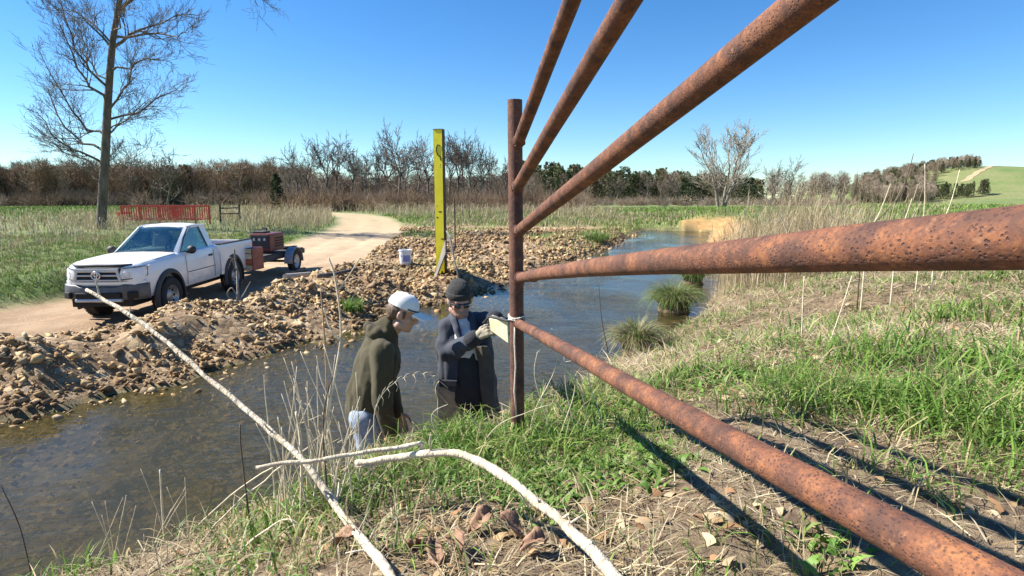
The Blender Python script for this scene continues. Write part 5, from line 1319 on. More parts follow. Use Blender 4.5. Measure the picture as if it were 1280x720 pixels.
def hand_prims(b, M, side, curl, grow_=0.0, thumb=.5):
    """M: origin at wrist, x towards thumb side*, y to fingertips, z = back of the hand"""
    s = b.M; b.M = M
    g = grow_
    b.capsule((0, -.01, 0), .026+g, (side*.012, .03, 0), .027+g); b.capsule((side*.02, .03, 0), .017+g, (side*.026, .082, 0), .015+g); b.capsule((-side*.015, .03, 0), .017+g, (-side*.022, .078, 0), .014+g); b.capsule((0, .03, 0), .02+g, (0, .082, 0), .015+g)
    for j, (x, L) in enumerate(((.029, .068), (.010, .077), (-.009, .071), (-.027, .056))):
        p = Vector((side*x, .084, 0)); a = curl*.55; seg = (L*.46, L*.31, L*.23)
        for t in range(3):
            d = Vector((side*x*.25*(t == 0), math.cos(a), -math.sin(a))).normalized(); q = p+d*seg[t]
            b.capsule(p, .0088-.0008*t+g, q, .0082-.0008*t+g, 10); p = q; a += curl*(.75-.1*t)
    p = Vector((side*.022, .012, -.006))
    for d, L, r in (((side*.75, .6, -.2), .042, .013), ((side*.35, .85, -.35*thumb*2), .034, .0105), ((side*.05, .9, -.55*thumb*2), .027, .0095)):
        q = p+Vector(d).normalized()*L; b.capsule(p, r+g, q, r*.92+g, 10); p = q
    b.M = s

def young_man():
    Y = 3.62
    P = lambda px, py, dy=0.0: A(px, py, Y+dy)
    hip = P(462, 521); neck = P(481, 413); head = P(503, 392)
    feet_z = zt(hip.x, Y)
    root = empty('person', (hip.x, Y, feet_z), 0, 'young man in olive green hoodie and white cap looking down, standing in the stream', 'person')
    inv = Matrix.Translation(root.location).inverted()
    def ch(o, par=None): o.parent = par or root; o.matrix_parent_inverse = inv if par is None else Matrix(); return o
    fwd = Vector((1, .22, 0)).normalized(); side = Vector((.22, -1, 0)).normalized()   # side: his right arm, nearer the camera
    chest = P(476, 447); belly = P(465, 485)
    shR = P(478, 432)+side*.185; shL = P(478, 432)-side*.185
    elR = P(483, 487)+side*.23-fwd*.03; wrR = P(490, 534)+side*.17; hdR = P(492, 548)+side*.16
    elL = P(486, 487)-side*.2; wrL = P(498, 525)-side*.12
    hipR = hip+side*.09; hipL = hip-side*.09
    kn = lambda h, o: Vector((h.x+o, h.y, feet_z+.47)); an = lambda h, o: Vector((h.x+o, h.y, feet_z+.08))
    kR, kL = kn(hipR, .05), kn(hipL, .02); aR, aL = an(hipR, .0), an(hipL, -.03)
    hf = Vector((.93, .06, -.30)); HM = frame(head, hf, (0.35, .1, .93)); K = .93
    # body
    b = MB(); head_prims(b, HM, K)
    b.capsule(neck-Vector((0, 0, .03)), .058, head+Vector((-.01, 0, -.05)), .052)
    b.chain([neck, chest, belly, hip], [.062, .13, .12, .13]); b.capsule(shR, .06, shL, .06)
    for s_, e_, w_ in ((shR, elR, wrR), (shL, elL, wrL)): b.chain([s_, e_, w_], [.056, .042, .028])
    for h_, k_, a_ in ((hipR, kR, aR), (hipL, kL, aL)): b.chain([h_, k_, a_], [.09, .058, .042]); b.capsule(a_-fwd*.05-Vector((0, 0, .03)), .04, a_+fwd*.15-Vector((0, 0, .04)), .035)
    for w_, e_, sg in ((wrR, elR, 1), (wrL, elL, -1)):
        d = (w_-e_).normalized(); M = frame(w_, (d+Vector((.15, 0, -.25))).normalized(), side*(1 if sg > 0 else -1)); 
        hand_prims(b, M, -1 if sg > 0 else 1, .55)
    body = ch(blob(b, 'body', M_skin, None, .0052, 3)); eyes(HM, K, body)
    # hair under the cap
    b = MB(); b.M = HM @ Matrix.Scale(K, 4); b.ellip((0, -.035, .015), (.083, .088, .075)); b.ellip((0, -.07, -.03), (.062, .04, .04)); 
    for sx in (-1, 1): b.capsule((sx*.075, .02, .02), .012, (sx*.074, .022, -.02), .008)
    ch(blob(b, 'hair', M_hair, None, .005, 3, .002, 60))
    # cap
    b = MB(); b.M = HM @ Matrix.Scale(K, 4) @ Matrix.Rotation(R(-6), 4, 'X'); vs = []
    secs = []
    for j in range(9):
        th = j/8*math.pi/2
        secs.append([Vector((.094*math.cos(th)**.75*math.cos(a), -.012+.114*math.cos(th)**.75*math.sin(a), .045+.104*math.sin(th)**.95)) for a in np.linspace(0, 2*math.pi, 33)[:-1]])
    b.loft(secs); cap = ch(b.build('cap', cloth('white_cap', (.74, .73, .70), .1, 20, .2), None, auto=60)); 
    b = MB(); b.M = HM @ Matrix.Scale(K, 4) @ Matrix.Rotation(R(-6), 4, 'X'); secs = []
    for t in np.linspace(0, 1, 8):
        secs.append([Vector((x*.090*(1-.2*t**2.5), .070+.118*t+.024*(1-abs(x)**2), .060-.004*t-.030*x*x)) for x in np.linspace(-1, 1, 11)]+[Vector((x*.090*(1-.2*t**2.5), .070+.118*t+.024*(1-abs(x)**2), .050-.004*t-.030*x*x)) for x in np.linspace(1, -1, 11)])
    b.loft(secs); bl = b.build('bill', cloth('grey_white_bill', (.80, .76, .70), .1, 20, .2), None, auto=50); bl.parent = cap
    b = MB(); b.M = HM @ Matrix.Scale(K, 4) @ Matrix.Rotation(R(-6), 4, 'X'); b.tube([Vector((.0955*math.cos(a), -.012+.116*math.sin(a), .055)) for a in np.linspace(R(20), R(160), 20)], .006, 6); bd = b.build('cap_shade_strip', M_trim, None, True); bd.parent = cap  # black strip modelled in place of the shade above the bill
    b = MB(); b.M = HM @ Matrix.Scale(K, 4) @ Matrix.Rotation(R(-6), 4, 'X'); b.ellip((0, -.012, .150), (.009, .009, .006)); bd = b.build('cap_button', M_trim, None, True); bd.parent = cap
    # hoodie
    b = MB(); b.chain([neck+Vector((-.01, 0, -.03)), chest-fwd*.01, belly-fwd*.015, hip+Vector((0, 0, .045))-fwd*.01], [.10, .150, .150, .155])
    b.capsule(chest+side*.06, .135, belly+side*.05, .135); b.capsule(chest-side*.06, .135, belly-side*.05, .135); b.capsule(belly+side*.05, .135, hip+side*.05+Vector((0, 0, .045)), .13); b.capsule(belly-side*.05, .135, hip-side*.05+Vector((0, 0, .045)), .13)
    b.capsule(shR-side*.02, .083, shL+side*.02, .083)
    for s_, e_, w_ in ((shR, elR, wrR), (shL, elL, wrL)): b.chain([s_, e_, w_-(w_-e_)*.05], [.079, .064, .047]); b.capsule(w_-(w_-e_)*.16, .05, w_-(w_-e_)*.07, .05)
    # hood lying on the back
    hb = neck-fwd*.075+Vector((0, 0, .0))
    b.ellip(hb, (.055, .115, .05), (0, R(-35), math.atan2(fwd.y, fwd.x))); b.capsule(neck+Vector((0, 0, -.03)), .092, neck+Vector((.028, 0, .022)), .076)
    for t in np.linspace(-1, 1, 7):
        a = t*R(115); c0 = neck-fwd*.04+Vector((0, 0, .035)); q = c0-fwd*math.cos(a)*.075+side*math.sin(a)*.085+Vector((0, 0, -.035*(1-math.cos(a))*.6)); b.ellip(q+Vector((.012, 0, -.008)), (.036, .036, .034))
    b.capsule(belly+fwd*.09, .06, hip+fwd*.1+Vector((0, 0, .09)), .065)
    hood = ch(blob(b, 'hoodie', cloth('olive_fleece', (.058, .048, .022), .25, 7, .3), None, .008, 4, .011, 9))
    for w_, e_ in ((wrR, elR), (wrL, elL)):
        c = MB(); c.capsule(w_-(w_-e_)*.10, .044, w_-(w_-e_)*.02, .041); q = blob(c, 'rib_cuff', cloth('olive_rib', (.036, .03, .014), .2, 50, .6), None, .006, 2); q.parent = hood; q.matrix_parent_inverse = Matrix()
    # dark waistband of the sweatshirt and jeans
    b = MB()
    for h_, k_, a_ in ((hipR, kR, aR), (hipL, kL, aL)): b.chain([h_+Vector((0, 0, -.01)), k_, a_+Vector((0, 0, -.02))], [.112, .085, .075])
    b.capsule(hipR+Vector((0, 0, .03))-fwd*.02, .115, hipL+Vector((0, 0, .03))-fwd*.02, .115);
    ch(blob(b, 'jeans', cloth('light_denim', (.24, .29, .37), .5, 11, .3), None, .008, 4, .006, 12))
    b = MB()
    for a_ in (aR, aL): b.chain([a_+Vector((0, 0, .2)), a_-Vector((0, 0, .02)), a_+fwd*.15-Vector((0, 0, .035))], [.08, .062, .05]); 
    ch(blob(b, 'boots', simple('rubber_boot', (.03, .03, .026), .5), None, .008, 4))
young_man()

def old_man():
    Y = 3.9
    P = lambda px, py, dy=0.0: A(px, py, Y+dy)
    hip = P(585, 490); neck = P(577, 398); head = P(574, 375, -.04); feet_z = zt(hip.x, Y)
    root = empty('person', (hip.x, Y, feet_z), 0, 'older man in dark knit hat, sunglasses and long grey coat working at the post', 'person')
    inv = Matrix.Translation(root.location).inverted()
    def ch(o, par=None): o.parent = par or root; o.matrix_parent_inverse = inv if par is None else Matrix(); return o
    fwd = Vector((.38, -1, 0)).normalized(); right = Vector((-1, -.38, 0)).normalized()     # his right = left in the picture
    chest = P(579, 428); belly = P(582, 462)
    shR = P(561, 410, -.02); shL = P(606, 402, .06)
    elR = P(561, 441, -.12); wrR = P(596, 421, -.30)
    elL = P(632, 418, -.10); wrL = P(617, 397, -.36)
    elL = P(628, 409, -.12)
    hipR = hip+right*.10; hipL = hip-right*.10
    kR = Vector((hipR.x+.0, hipR.y-.07, feet_z+.47)); kL = Vector((hipL.x+.02, hipL.y-.02, feet_z+.47)); aR = Vector((hipR.x-.02, hipR.y, feet_z+.08)); aL = Vector((hipL.x+.04, hipL.y+.03, feet_z+.08)); hipR = hipR+right*.02
    HM = frame(head, (.30, -.92, -.25), (.04, -.15, .98)); K = .93
    b = MB(); head_prims(b, HM, K)
    b.capsule(neck-Vector((0, 0, .03)), .06, head+Vector((0, .03, -.06)), .054)
    b.chain([neck-Vector((0, 0, .05)), chest, belly, hip], [.07, .135, .14, .14]); b.capsule(shR, .06, shL, .06)
    for s_, e_, w_ in ((shR, elR, wrR), (shL, elL, wrL)): b.chain([s_, e_, w_], [.056, .044, .03])
    for h_, k_, a_ in ((hipR, kR, aR), (hipL, kL, aL)): b.chain([h_, k_, a_], [.09, .06, .042]); b.capsule(a_-fwd*.05-Vector((0, 0, .03)), .04, a_+fwd*.15-Vector((0, 0, .04)), .035)
    HRM = frame(wrR, (.85, -.15, .45), (-.3, -.7, .6)); HLM = frame(wrL, (-.55, -.55, -.25), (.1, -.35, .9))
    HLM = frame(wrL, (.75, -.45, -.35), (.0, -.45, .9))
    hand_prims(b, HRM, -1, 1.0, -.003); hand_prims(b, HLM, 1, .9, -.003)
    body = ch(blob(b, 'body', M_skin2, None, .0052, 3))
    b = MB(); b.M = HM @ Matrix.Scale(K, 4)      # moustache and stubble
    b.capsule((-.026, .092, -.060), .008, (0, .102, -.053), .010); b.capsule((.026, .092, -.060), .008, (0, .102, -.053), .010)
    ch(blob(b, 'moustache', M_grey, None, .003, 2, .002, 120))
    b = MB(); b.M = HM @ Matrix.Scale(K, 4)
    for sx in (-1, 1): b.capsule((sx*.074, .012, .01), .012, (sx*.071, .02, -.04), .009)
    b.ellip((0, -.07, -.02), (.066, .04, .045)); ch(blob(b, 'hair', M_grey, None, .004, 2, .002, 80))
    # knit hat
    b = MB(); b.M = HM @ Matrix.Scale(K, 4); b.ellip((0, -.018, .07), (.090, .109, .078)); b.ellip((0, -.02, .045), (.098, .116, .05)); b.ellip((0, -.03, .105), (.072, .085, .048))
    hat = ch(blob(b, 'knit_hat', cloth('dark_knit', (.022, .022, .020), .3, 40, .9, 160), None, .006, 4, .004, 16))
    b = MB(); b.M = HM @ Matrix.Scale(K, 4); secs = []
    for z, k_ in ((.018, 1.0), (.022, 1.045), (.045, 1.06), (.062, 1.05), (.066, 1.0)): secs.append([Vector((.093*k_*math.cos(a), -.018+.111*k_*math.sin(a), z+.012*math.sin(a))) for a in np.linspace(0, 2*math.pi, 41)[:-1]])
    b.loft(secs); c_ = b.build('hat_cuff', cloth('dark_knit_cuff', (.028, .027, .025), .3, 40, .9, 160), None, True); c_.parent = hat
    # sunglasses
    M_sg = simple('dark_lens', (.012, .012, .014), .08, Coat_Weight=1.0)
    sg = None
    b = MB(); b.M = HM @ Matrix.Scale(K, 4)
    b.tube([Vector((-.075, .055, .006)), Vector((-.062, .088, .008)), Vector((0, .106, .010)), Vector((.062, .088, .008)), Vector((.075, .055, .006))], .0045, 6)
    for sx in (-1, 1): b.tube([Vector((sx*.075, .055, .006)), Vector((sx*.083, -.01, .008))], .0035, 6)
    sg = ch(b.build('sunglasses', M_trim, None, True))
    for sx in (-1, 1):
        b = MB(); b.M = HM @ Matrix.Scale(K, 4); b.ellip((sx*.034, .097, -.006), (.027, .012, .019), (0, 0, -sx*.35), 16, 8); l = b.build('lens', M_sg, None, True); l.parent = sg
    # white shirt and dark bib
    b = MB(); b.chain([neck-Vector((0, 0, .02)), neck-Vector((0, 0, .06)), chest, belly], [.064, .095, .152, .15]); ch(blob(b, 'shirt', cloth('white_shirt', (.62, .62, .64), .1, 14, .3), None, .007, 4, .004, 14))
    b = MB(); b.chain([chest+fwd*.03-Vector((0, 0, .07)), belly+fwd*.04, hip+fwd*.03], [.125, .14, .148]); b.chain([hipL+fwd*.02, kL+fwd*.02, aL+Vector((0, 0, .1))], [.118, .098, .088])
    ch(blob(b, 'apron', cloth('black_oilcloth', (.022, .022, .024), .3, 8, .3), None, .008, 4, .007, 10))
    # coat: two fronts, back, sleeves, collar
    b = MB(); back = -fwd*.05
    b.chain([neck+back-Vector((0, 0, .035)), chest+back, belly+back, hip+back*.8+Vector((0, 0, .09)), hip+back*.6+Vector((0, 0, .05))], [.09, .145, .15, .155, .15])
    for sgn, sh in ((1, shR), (-1, shL)):
        o = right*sgn
        b.chain([sh*.5+neck*.5-Vector((0, 0, .02)), chest+o*.105+fwd*.02, belly+o*.105+fwd*.03, hip+o*.115+fwd*.02+Vector((0, 0, .08)), hip+o*.12+fwd*.01-Vector((0, 0, -.05 if sgn > 0 else .05))], [.072, .108, .106, .10, .09])
    b.capsule(shR, .08, neck+right*.05-Vector((0, 0, .03)), .07); b.capsule(shL, .08, neck-right*.05-Vector((0, 0, .03)), .07)
    for s_, e_, w_ in ((shR, elR, wrR), (shL, elL, wrL)): b.chain([s_, e_, w_-(w_-e_)*.12], [.083, .070, .053]); b.capsule(w_-(w_-e_)*.25, .056, w_-(w_-e_)*.13, .054)
    coat = ch(blob(b, 'coat', cloth('navy_grey_canvas', (.040, .046, .062), .3, 6, .3), None, .008, 3, .013, 9))
    b = MB()
    for sgn in (1, -1):
        o = right*sgn; b.chain([neck+o*.062-fwd*.02+Vector((0, 0, .022)), neck+o*.066+fwd*.05+Vector((0, 0, .0)), neck+o*.062+fwd*.10-Vector((0, 0, .055)), neck+o*.05+fwd*.145-Vector((0, 0, .12))], [.026, .027, .026, .016])
    b.chain([neck+right*.062-fwd*.02+Vector((0, 0, .022)), neck-fwd*.068+Vector((0, 0, .022)), neck-right*.062-fwd*.02+Vector((0, 0, .022))], [.026, .028, .026])
    c_ = blob(b, 'collar', cloth('navy_collar', (.05, .058, .078), .25, 8, .3), None, .006, 3, .003, 12); c_.parent = coat; c_.matrix_parent_inverse = Matrix()
    # cuffs, pocket flap and zip of the coat
    for w_, e_ in ((wrR, elR), (wrL, elL)):
        c = MB(); c.capsule(w_-(w_-e_)*.17, .059, w_-(w_-e_)*.10, .057); q = blob(c, 'cuff', cloth('coat_cuff', (.018, .02, .027), .2, 30, .5), None, .006, 2); q.parent = coat; q.matrix_parent_inverse = Matrix()
    c = MB(); pc = belly+right*.15+fwd*.105-Vector((0, 0, .045)); c.M = frame(pc, fwd+right*.55, (0, 0, 1)); c.box((0, .022, 0), (.13, .02, .05)); q = blob(c, 'pocket_flap', cloth('coat_flap_cloth', (.02, .023, .03), .2, 20, .5), None, .004, 2); q.parent = coat; q.matrix_parent_inverse = Matrix()
    # long coat skirt hanging on the picture-right side
    b = MB(); secs = []
    for t in np.linspace(0, 1, 11):
        px = 606+15*t; py = 432+90*t
        secs.append([P(px-13-2*t+1.5*math.sin(t*7), py, -.15+.03*t), P(px-4, py, -.19+.02*math.sin(t*5)), P(px+4+3*math.sin(t*6), py, -.16), P(px+5+2*t, py, .04), P(px-3, py, .10), P(px-14, py, .06)])
    b.loft(secs); sk = blob(b, 'coat_flap', cloth('grey_brown_lining', (.08, .07, .057), .3, 6, .3), None, .008, 4, .008, 10, (1, 1, .25)); sk.parent = coat; sk.matrix_parent_inverse = Matrix()
    # trousers, boots
    b = MB()
    for h_, k_, a_ in ((hipR, kR, aR), (hipL, kL, aL)): b.chain([h_, k_, a_], [.112, .092, .08])
    b.capsule(hipR+Vector((0, 0, .03)), .12, hipL+Vector((0, 0, .03)), .11)
    ch(blob(b, 'trousers', cloth('khaki_canvas', (.33, .255, .17), .3, 10, .3), None, .008, 4, .009, 11))
    b = MB()
    for a_ in (aR, aL): b.chain([a_+Vector((0, 0, .22)), a_-Vector((0, 0, .02)), a_+fwd*.16-Vector((0, 0, .035))], [.085, .062, .05])
    ch(blob(b, 'boots', simple('rubber_boot_dark', (.03, .03, .026), .5), None, .008, 4))
    # work gloves
    for M, sd, cu, w_, e_ in ((HRM, -1, 1.0, wrR, elR), (HLM, 1, .9, wrL, elL)):
        b = MB(); hand_prims(b, M, sd, cu, .0025); b.capsule(w_-(w_-e_)*.13, .036, w_, .03)
        ch(blob(b, 'glove', cloth('tan_work_glove', (.30, .26, .19), .35, 30, .4), None, .0042, 2, .0015, 40))
    # pale board he holds against the post
    b = MB(); q = [P(611, 398, -.46), P(634, 402, -.60), P(635, 429, -.60), P(613, 413, -.46)]
    b.prism(q, (.006, .018, .0)); tag(b.build('board', simple('cream_board_held', (.58, .52, .31), .7, var=.12, sc=10), None, bevel=.003), 'cream coloured flat board held by the older man beside the fence post', 'board')
    # black cable / tool in the left hand
    b = MB(); b.tube([P(604, 404, -.36), P(612, 396, -.44), P(622, 398, -.52), P(634, 401, -.66), P(640, 400, -.82)], .008, 8)
    tag(b.build('cable', M_trim, None, True), 'short black cable running from the gloved hands to the fence post', 'cable')
old_man()
# ------------------------------------------------------------------ near branches, stalks
M_branch = bark('bleached_wood', (.40, .32, .22), (.66, .57, .43), 9)
M_stalk = simple('dry_stalk', (.60, .51, .36), .8, var=.3, sc=20)
M_stalkd = simple('dark_stalk', (.10, .07, .05), .85, var=.3, sc=20)
def knobby(pts, r0, r1, n=10, sub=5, jit=.009):
    P = [Vector(p) for p in pts]; out = []
    for i in range(len(P)-1):
        a = P[max(i-1, 0)]; b = P[i]; c = P[i+1]; d = P[min(i+2, len(P)-1)]
        for k in range(sub):
            t = k/sub; out.append(.5*((2*b)+(c-a)*t+(2*a-5*b+4*c-d)*t*t+(3*b-a-3*c+d)*t**3))
    out.append(P[-1]); m = len(out)
    out = [q+Vector((mnoise.noise(q*9), mnoise.noise(q*9+Vector((7, 0, 0))), mnoise.noise(q*9+Vector((0, 9, 0)))))*jit for q in out]
    rad = [r0+(r1-r0)*i/(m-1) for i in range(m)]; rad = [r*(1+.30*mnoise.noise(Vector((i*.7, r0*300, 0)))) for i, r in enumerate(rad)]
    return out, rad
def branch(name, specs, label, mat, cat='branch'):
    o = None; b = MB()
    for k, (pix, r0, r1, n) in enumerate(specs):
        pts = [A(*q) for q in pix]; o, rad = knobby(pts, r0, r1); b.tube(o, rad, n)
        if r0 > .01 and name == 'fallen_branch':       # knots and broken side twigs
            rk = random.Random(int(r0*1e5)+len(pix))
            for j in range(3, len(o)-2, 4):
                v = Vector((rk.gauss(0, 1), rk.gauss(0, 1), rk.gauss(.6, 1))).normalized(); t = (o[j+1]-o[j]).normalized(); v = (v-t*v.dot(t)*.6).normalized()
                b.ellip(o[j]+v*rad[j]*.55, (rad[j]*.75,)*3, None, 8, 6)
                if rk.random() < .6: L_ = rk.uniform(.02, .09); b.tube([o[j], o[j]+v*L_*.6+t*.01, o[j]+v*L_+t*L_*.3], [rad[j]*.35, rad[j]*.25, rad[j]*.12], 6)
    return tag(b.build(name, mat, None, True), label, cat)
# long straight bare limb leaning from lower middle up to the left
def low(px, py, k=.94): return (px, py, hit(px, py).y*k)
branch('fallen_branch', [([low(540, 790, .93), low(486, 716, .93), (430, 646, 1.80), (380, 578, 1.95), (330, 532, 2.08), (255, 468, 2.25), (180, 405, 2.42), (108, 362, 2.55)], .0155, .008, 10),
                         ([(404, 612, 1.88), (412, 622, 1.85)], .006, .003, 6), ([(125, 373, 2.53), (122, 362, 2.54), (120, 352, 2.55)], .0055, .0035, 6), ([(164, 394, 2.45), (163, 384, 2.46)], .004, .003, 6), ([(460, 682, 1.66), (466, 668, 1.67), (470, 660, 1.68)], .005, .003, 6)],
       'long straight bleached branch slanting from the bottom up across the stream to the truck', M_branch)
# curved limb
branch('fallen_branch', [([(445, 578, 2.0), (480, 574, 1.98), (530, 566, 1.93), (580, 570, 1.85), (618, 588, 1.75), (660, 618, 1.62), (700, 650, 1.5), (735, 684, 1.4), (780, 735, 1.28), (810, 775, 1.22)], .0115, .0175, 12),
                         ([(500, 571, 1.96), (465, 581, 2.0), (440, 583, 2.04)], .008, .004, 6), ([(700, 650, 1.5), (712, 640, 1.49)], .006, .004, 6)],
       'thick curved bleached branch arching over the grass at the bottom middle', M_branch)
branch('fallen_branch', [([(320, 584, 1.86), (370, 578, 1.88), (420, 571, 1.9), (470, 563, 1.92), (528, 552, 1.95)], .0075, .0085, 8), ([(528, 552, 1.95), (529, 562, 1.95)], .009, .008, 8)],
       'thin straight broken stick lying level across the long slanting branch', M_branch)
def gr(px, py): 
    h = hit(px, py); return h
def stalk(name, pix, Y, r0, r1, label, mat=M_stalk, group=None, side=(), cat='weed stalk'):
    b = MB(); pts = [A(px, py, Y+(dy[0] if dy else 0)) for px, py, *dy in pix]
    g = pts[0]; z = zt(g.x, g.y)
    if g.z > z: pts = [Vector((g.x, g.y, z-.03))]+pts
    o, rad = knobby(pts, r0, r1, jit=.003); b.tube(o, rad, 7)
    for s in side:
        q, rr = knobby([A(px, py, Y) for px, py in s], r1*1.2, r1*.5, jit=.003); b.tube(q, rr, 5)
    return tag(b.build(name, mat, None, True), label, cat, group)
Yk = 2.15
stalk('weed_stalk', [(386, 660), (396, 600), (405, 540), (424, 440), (425, 390), (418, 345), (411, 322)], Yk, .0055, .003, 'tall pale forked weed stalk rising in front of the rubble, tallest of the near clump', side=[[(423, 362), (436, 345), (450, 322)], [(424, 425), (412, 408), (405, 385)], [(413, 500), (400, 470), (396, 445)]])
stalk('weed_stalk', [(376, 655), (377, 560), (370, 515)], Yk-.05, .0065, .005, 'stout broken pale stem standing upright left of the near clump')
stalk('weed_stalk', [(392, 650), (402, 560), (408, 480), (405, 410), (401, 360)], Yk+.05, .0045, .003, 'brownish slim weed stalk just left of the forked tall one', simple('brown_stalk', (.34, .23, .14), .8, var=.3, sc=20))
stalk('weed_stalk', [(415, 668), (408, 600), (404, 520), (416, 470)], Yk, .004, .0022, 'dark thin stem bending in the middle of the near clump', M_stalkd)
# loose thin stalks of the near clump and along the lower left
rs = random.Random(4)
for i in range(52):
    x0 = rs.gauss(398, 26); y0 = rs.uniform(600, 690); t = rs.uniform(-.35, .35); L = rs.uniform(90, 190)
    stalk('dry_stalk', [(x0, y0), (x0+t*L*.4+rs.uniform(-6, 6), y0-L*.5), (x0+t*L+rs.uniform(-10, 10), y0-L)], rs.uniform(2.0, 2.45), rs.uniform(.0028, .0052), .0016, 'thin straw coloured dry stem standing in the crowded clump at the bank edge', group='thin dry stems in the near clump', cat='dry stalk',
          side=[[(x0+t*L*.5, y0-L*.5), (x0+t*L*.5+rs.uniform(-30, 30), y0-L*.5-rs.uniform(10, 40))]] if rs.random() < .6 else ())
for i in range(22):
    x0 = rs.uniform(110, 340); y0 = 735-(x0-110)*.30+rs.uniform(-10, 25); t = rs.uniform(-.35, .5); L = rs.uniform(50, 130)
    stalk('dry_stalk', [(x0, y0), (x0+t*L*.4, y0-L*.5), (x0+t*L, y0-L)], rs.uniform(2.2, 2.5), rs.uniform(.002, .0034), .0012, 'thin dry stem leaning out over the dark water at the lower left', mat=M_stalk if rs.random() < .75 else M_stalkd, group='thin dry stems at the lower left', cat='dry stalk')
stalk('weed_stalk', [(208, 712), (203, 640), (200, 587)], 2.3, .0045, .004, 'straight pale cut stem standing alone before dark water at lower left')
stalk('weed_stalk', [(320, 720), (312, 650), (303, 575), (300, 530)], 2.2, .0045, .003, 'dark crooked stem leaning up from the bank at lower left', M_stalkd)
stalk('weed_stalk', [(42, 735), (25, 660), (0, 605)], 2.4, .004, .002, 'dark thin stem at the extreme lower left corner', M_stalkd)
for i, pix in enumerate([[(190, 720), (245, 660), (300, 610), (360, 575)], [(210, 735), (270, 655), (330, 600), (385, 560)], [(240, 735), (310, 690), (345, 655), (385, 652)], [(160, 735), (230, 695), (300, 684), (370, 682)], [(290, 700), (330, 665), (360, 650), (395, 672), (430, 700)]]):
    branch('cane', [([(x, y, 2.3-.1*i) for x, y in pix], .0045, .0032, 7)], ['bent straw cane sweeping up right, upper of the lower left pair', 'bent straw cane sweeping up right, lower of the lower left pair', 'short arched pale cane low on the left bank', 'dark flat cane lying along the left bank edge', 'pale cane arching over near the long branch'][i], M_stalk if i != 3 else M_stalkd, 'cane')
# right of the people: twigs round the post foot
tw = [[(560, 600), (552, 560), (540, 520), (560, 505)], [(600, 590), (605, 555), (625, 530), (660, 515), (690, 505)], [(612, 560), (600, 535), (588, 520)], [(690, 560), (682, 520), (668, 470), (672, 440)], [(700, 545), (715, 500), (718, 470), (700, 455), (740, 448)], [(720, 540), (708, 490), (705, 430)], [(735, 530), (722, 480), (690, 440)], [(660, 560), (668, 515), (690, 470), (700, 440)], [(750, 520), (735, 470), (745, 440)], [(735, 540), (700, 510), (680, 480)]]
for i, p in enumerate(tw):
    stalk('dry_stalk', p, 2.65+.02*i, .0028, .0015, 'pale twiggy dry stem tangled around the foot of the fence post', group='twiggy stems at the post foot', cat='dry stalk', side=[[p[-1], (p[-1][0]+rs.uniform(-20, 20), p[-1][1]-rs.uniform(5, 25))]])
# curled fern-like dry weed before the young man
def curl_weed():
    b = MB(); main = [A(x, y, 2.75) for x, y in [(470, 575), (468, 520), (480, 490), (505, 472), (535, 468), (560, 485)]]
    z = zt(main[0].x, main[0].y); main = [Vector((main[0].x, main[0].y, z-.03))]+main
    o, r = knobby(main, .0035, .0015, jit=.002); b.tube(o, r, 6)
    for i in range(8, len(o)-4, 2):
        t = (o[min(i+1, len(o)-1)]-o[i]).normalized(); n = Vector((0, 0, -1)); L = .075*(1-.5*i/len(o))
        b.tube([o[i], o[i]+(t*.3+n*.6)*L, o[i]+(t*.1+n)*L], [.0022, .0018, .001], 5); b.tube([o[i], o[i]+(t*.5-n*.4)*L*.6, o[i]+(t*.9-n*.3)*L*.8], [.002, .0016, .001], 5)
    tag(b.build('dry_fern', M_stalk, None, True), 'curled dry fern stem with short side leaflets in front of the man in the hoodie', 'dry fern')
curl_weed()
# right bank stalks above and below the fat rail
rb = [([(1080, 300), (1110, 262), (1128, 238), (1142, 192)], 7.5, 'dark tipped leaning weed stalk above the fat rail, tallest at right', M_stalkd), ([(1085, 300), (1100, 265), (1113, 230)], 7.3, 'pale leaning weed stalk beside the dark tipped one', M_stalk), ([(1152, 300), (1156, 250), (1156, 205)], 7.6, 'straight upright pale stem above the fat rail', M_stalk), ([(1172, 298), (1188, 255), (1200, 212)], 7.4, 'pale weed stalk leaning right, in front of the hill', M_stalk), ([(1122, 298), (1132, 272), (1140, 248)], 7.2, 'short bent pale stalk between the taller ones above the fat rail', M_stalk),
      ([(995, 560), (1010, 480), (1040, 420), (1065, 345)], 4.2, 'long pale straw stalk leaning right below the fat rail', M_stalk), ([(1000, 470), (1003, 400), (1005, 345)], 4.6, 'upright pale straw stalk just left of the leaning one below the fat rail', M_stalk), ([(985, 300), (970, 262), (948, 240)], 9.5, 'pale crooked stick pointing left above the dry weeds', M_branch), ([(760, 445), (752, 400), (748, 352)], 6.6, 'thin dark reed standing in the water left of the nearest tussock', M_stalkd)]
for pix, Y, lb, m in rb: stalk('weed_stalk', pix, Y, .004+Y*.0007, .002+Y*.0003, lb, m)
# dead branch on the rubble beside the truck's rear wheel
Yd = 8.6
branch('dead_twig', [([(297, 376, 8.4), (297, 350, 8.5), (295, 330, 8.6), (293, 312, 8.6)], .02, .012, 8), ([(296, 338, 8.5), (288, 322, 8.5), (284, 326, 8.5)], .012, .008, 6), ([(297, 372, 8.4), (290, 360, 8.4), (284, 366, 8.4), (288, 374, 8.4)], .012, .008, 6), ([(300, 374, 8.4), (308, 362, 8.4), (313, 352, 8.4)], .010, .006, 6)], 'upright grey dead twig curled at its foot, in front of the rear truck wheel', M_barkp, 'twig')
branch('driftwood', [([(396, 345, 11.2), (420, 342, 11.4), (446, 336, 11.8)], .05, .03, 8)], 'short dark piece of driftwood on the rubble left of the bucket', M_barkd, 'driftwood')
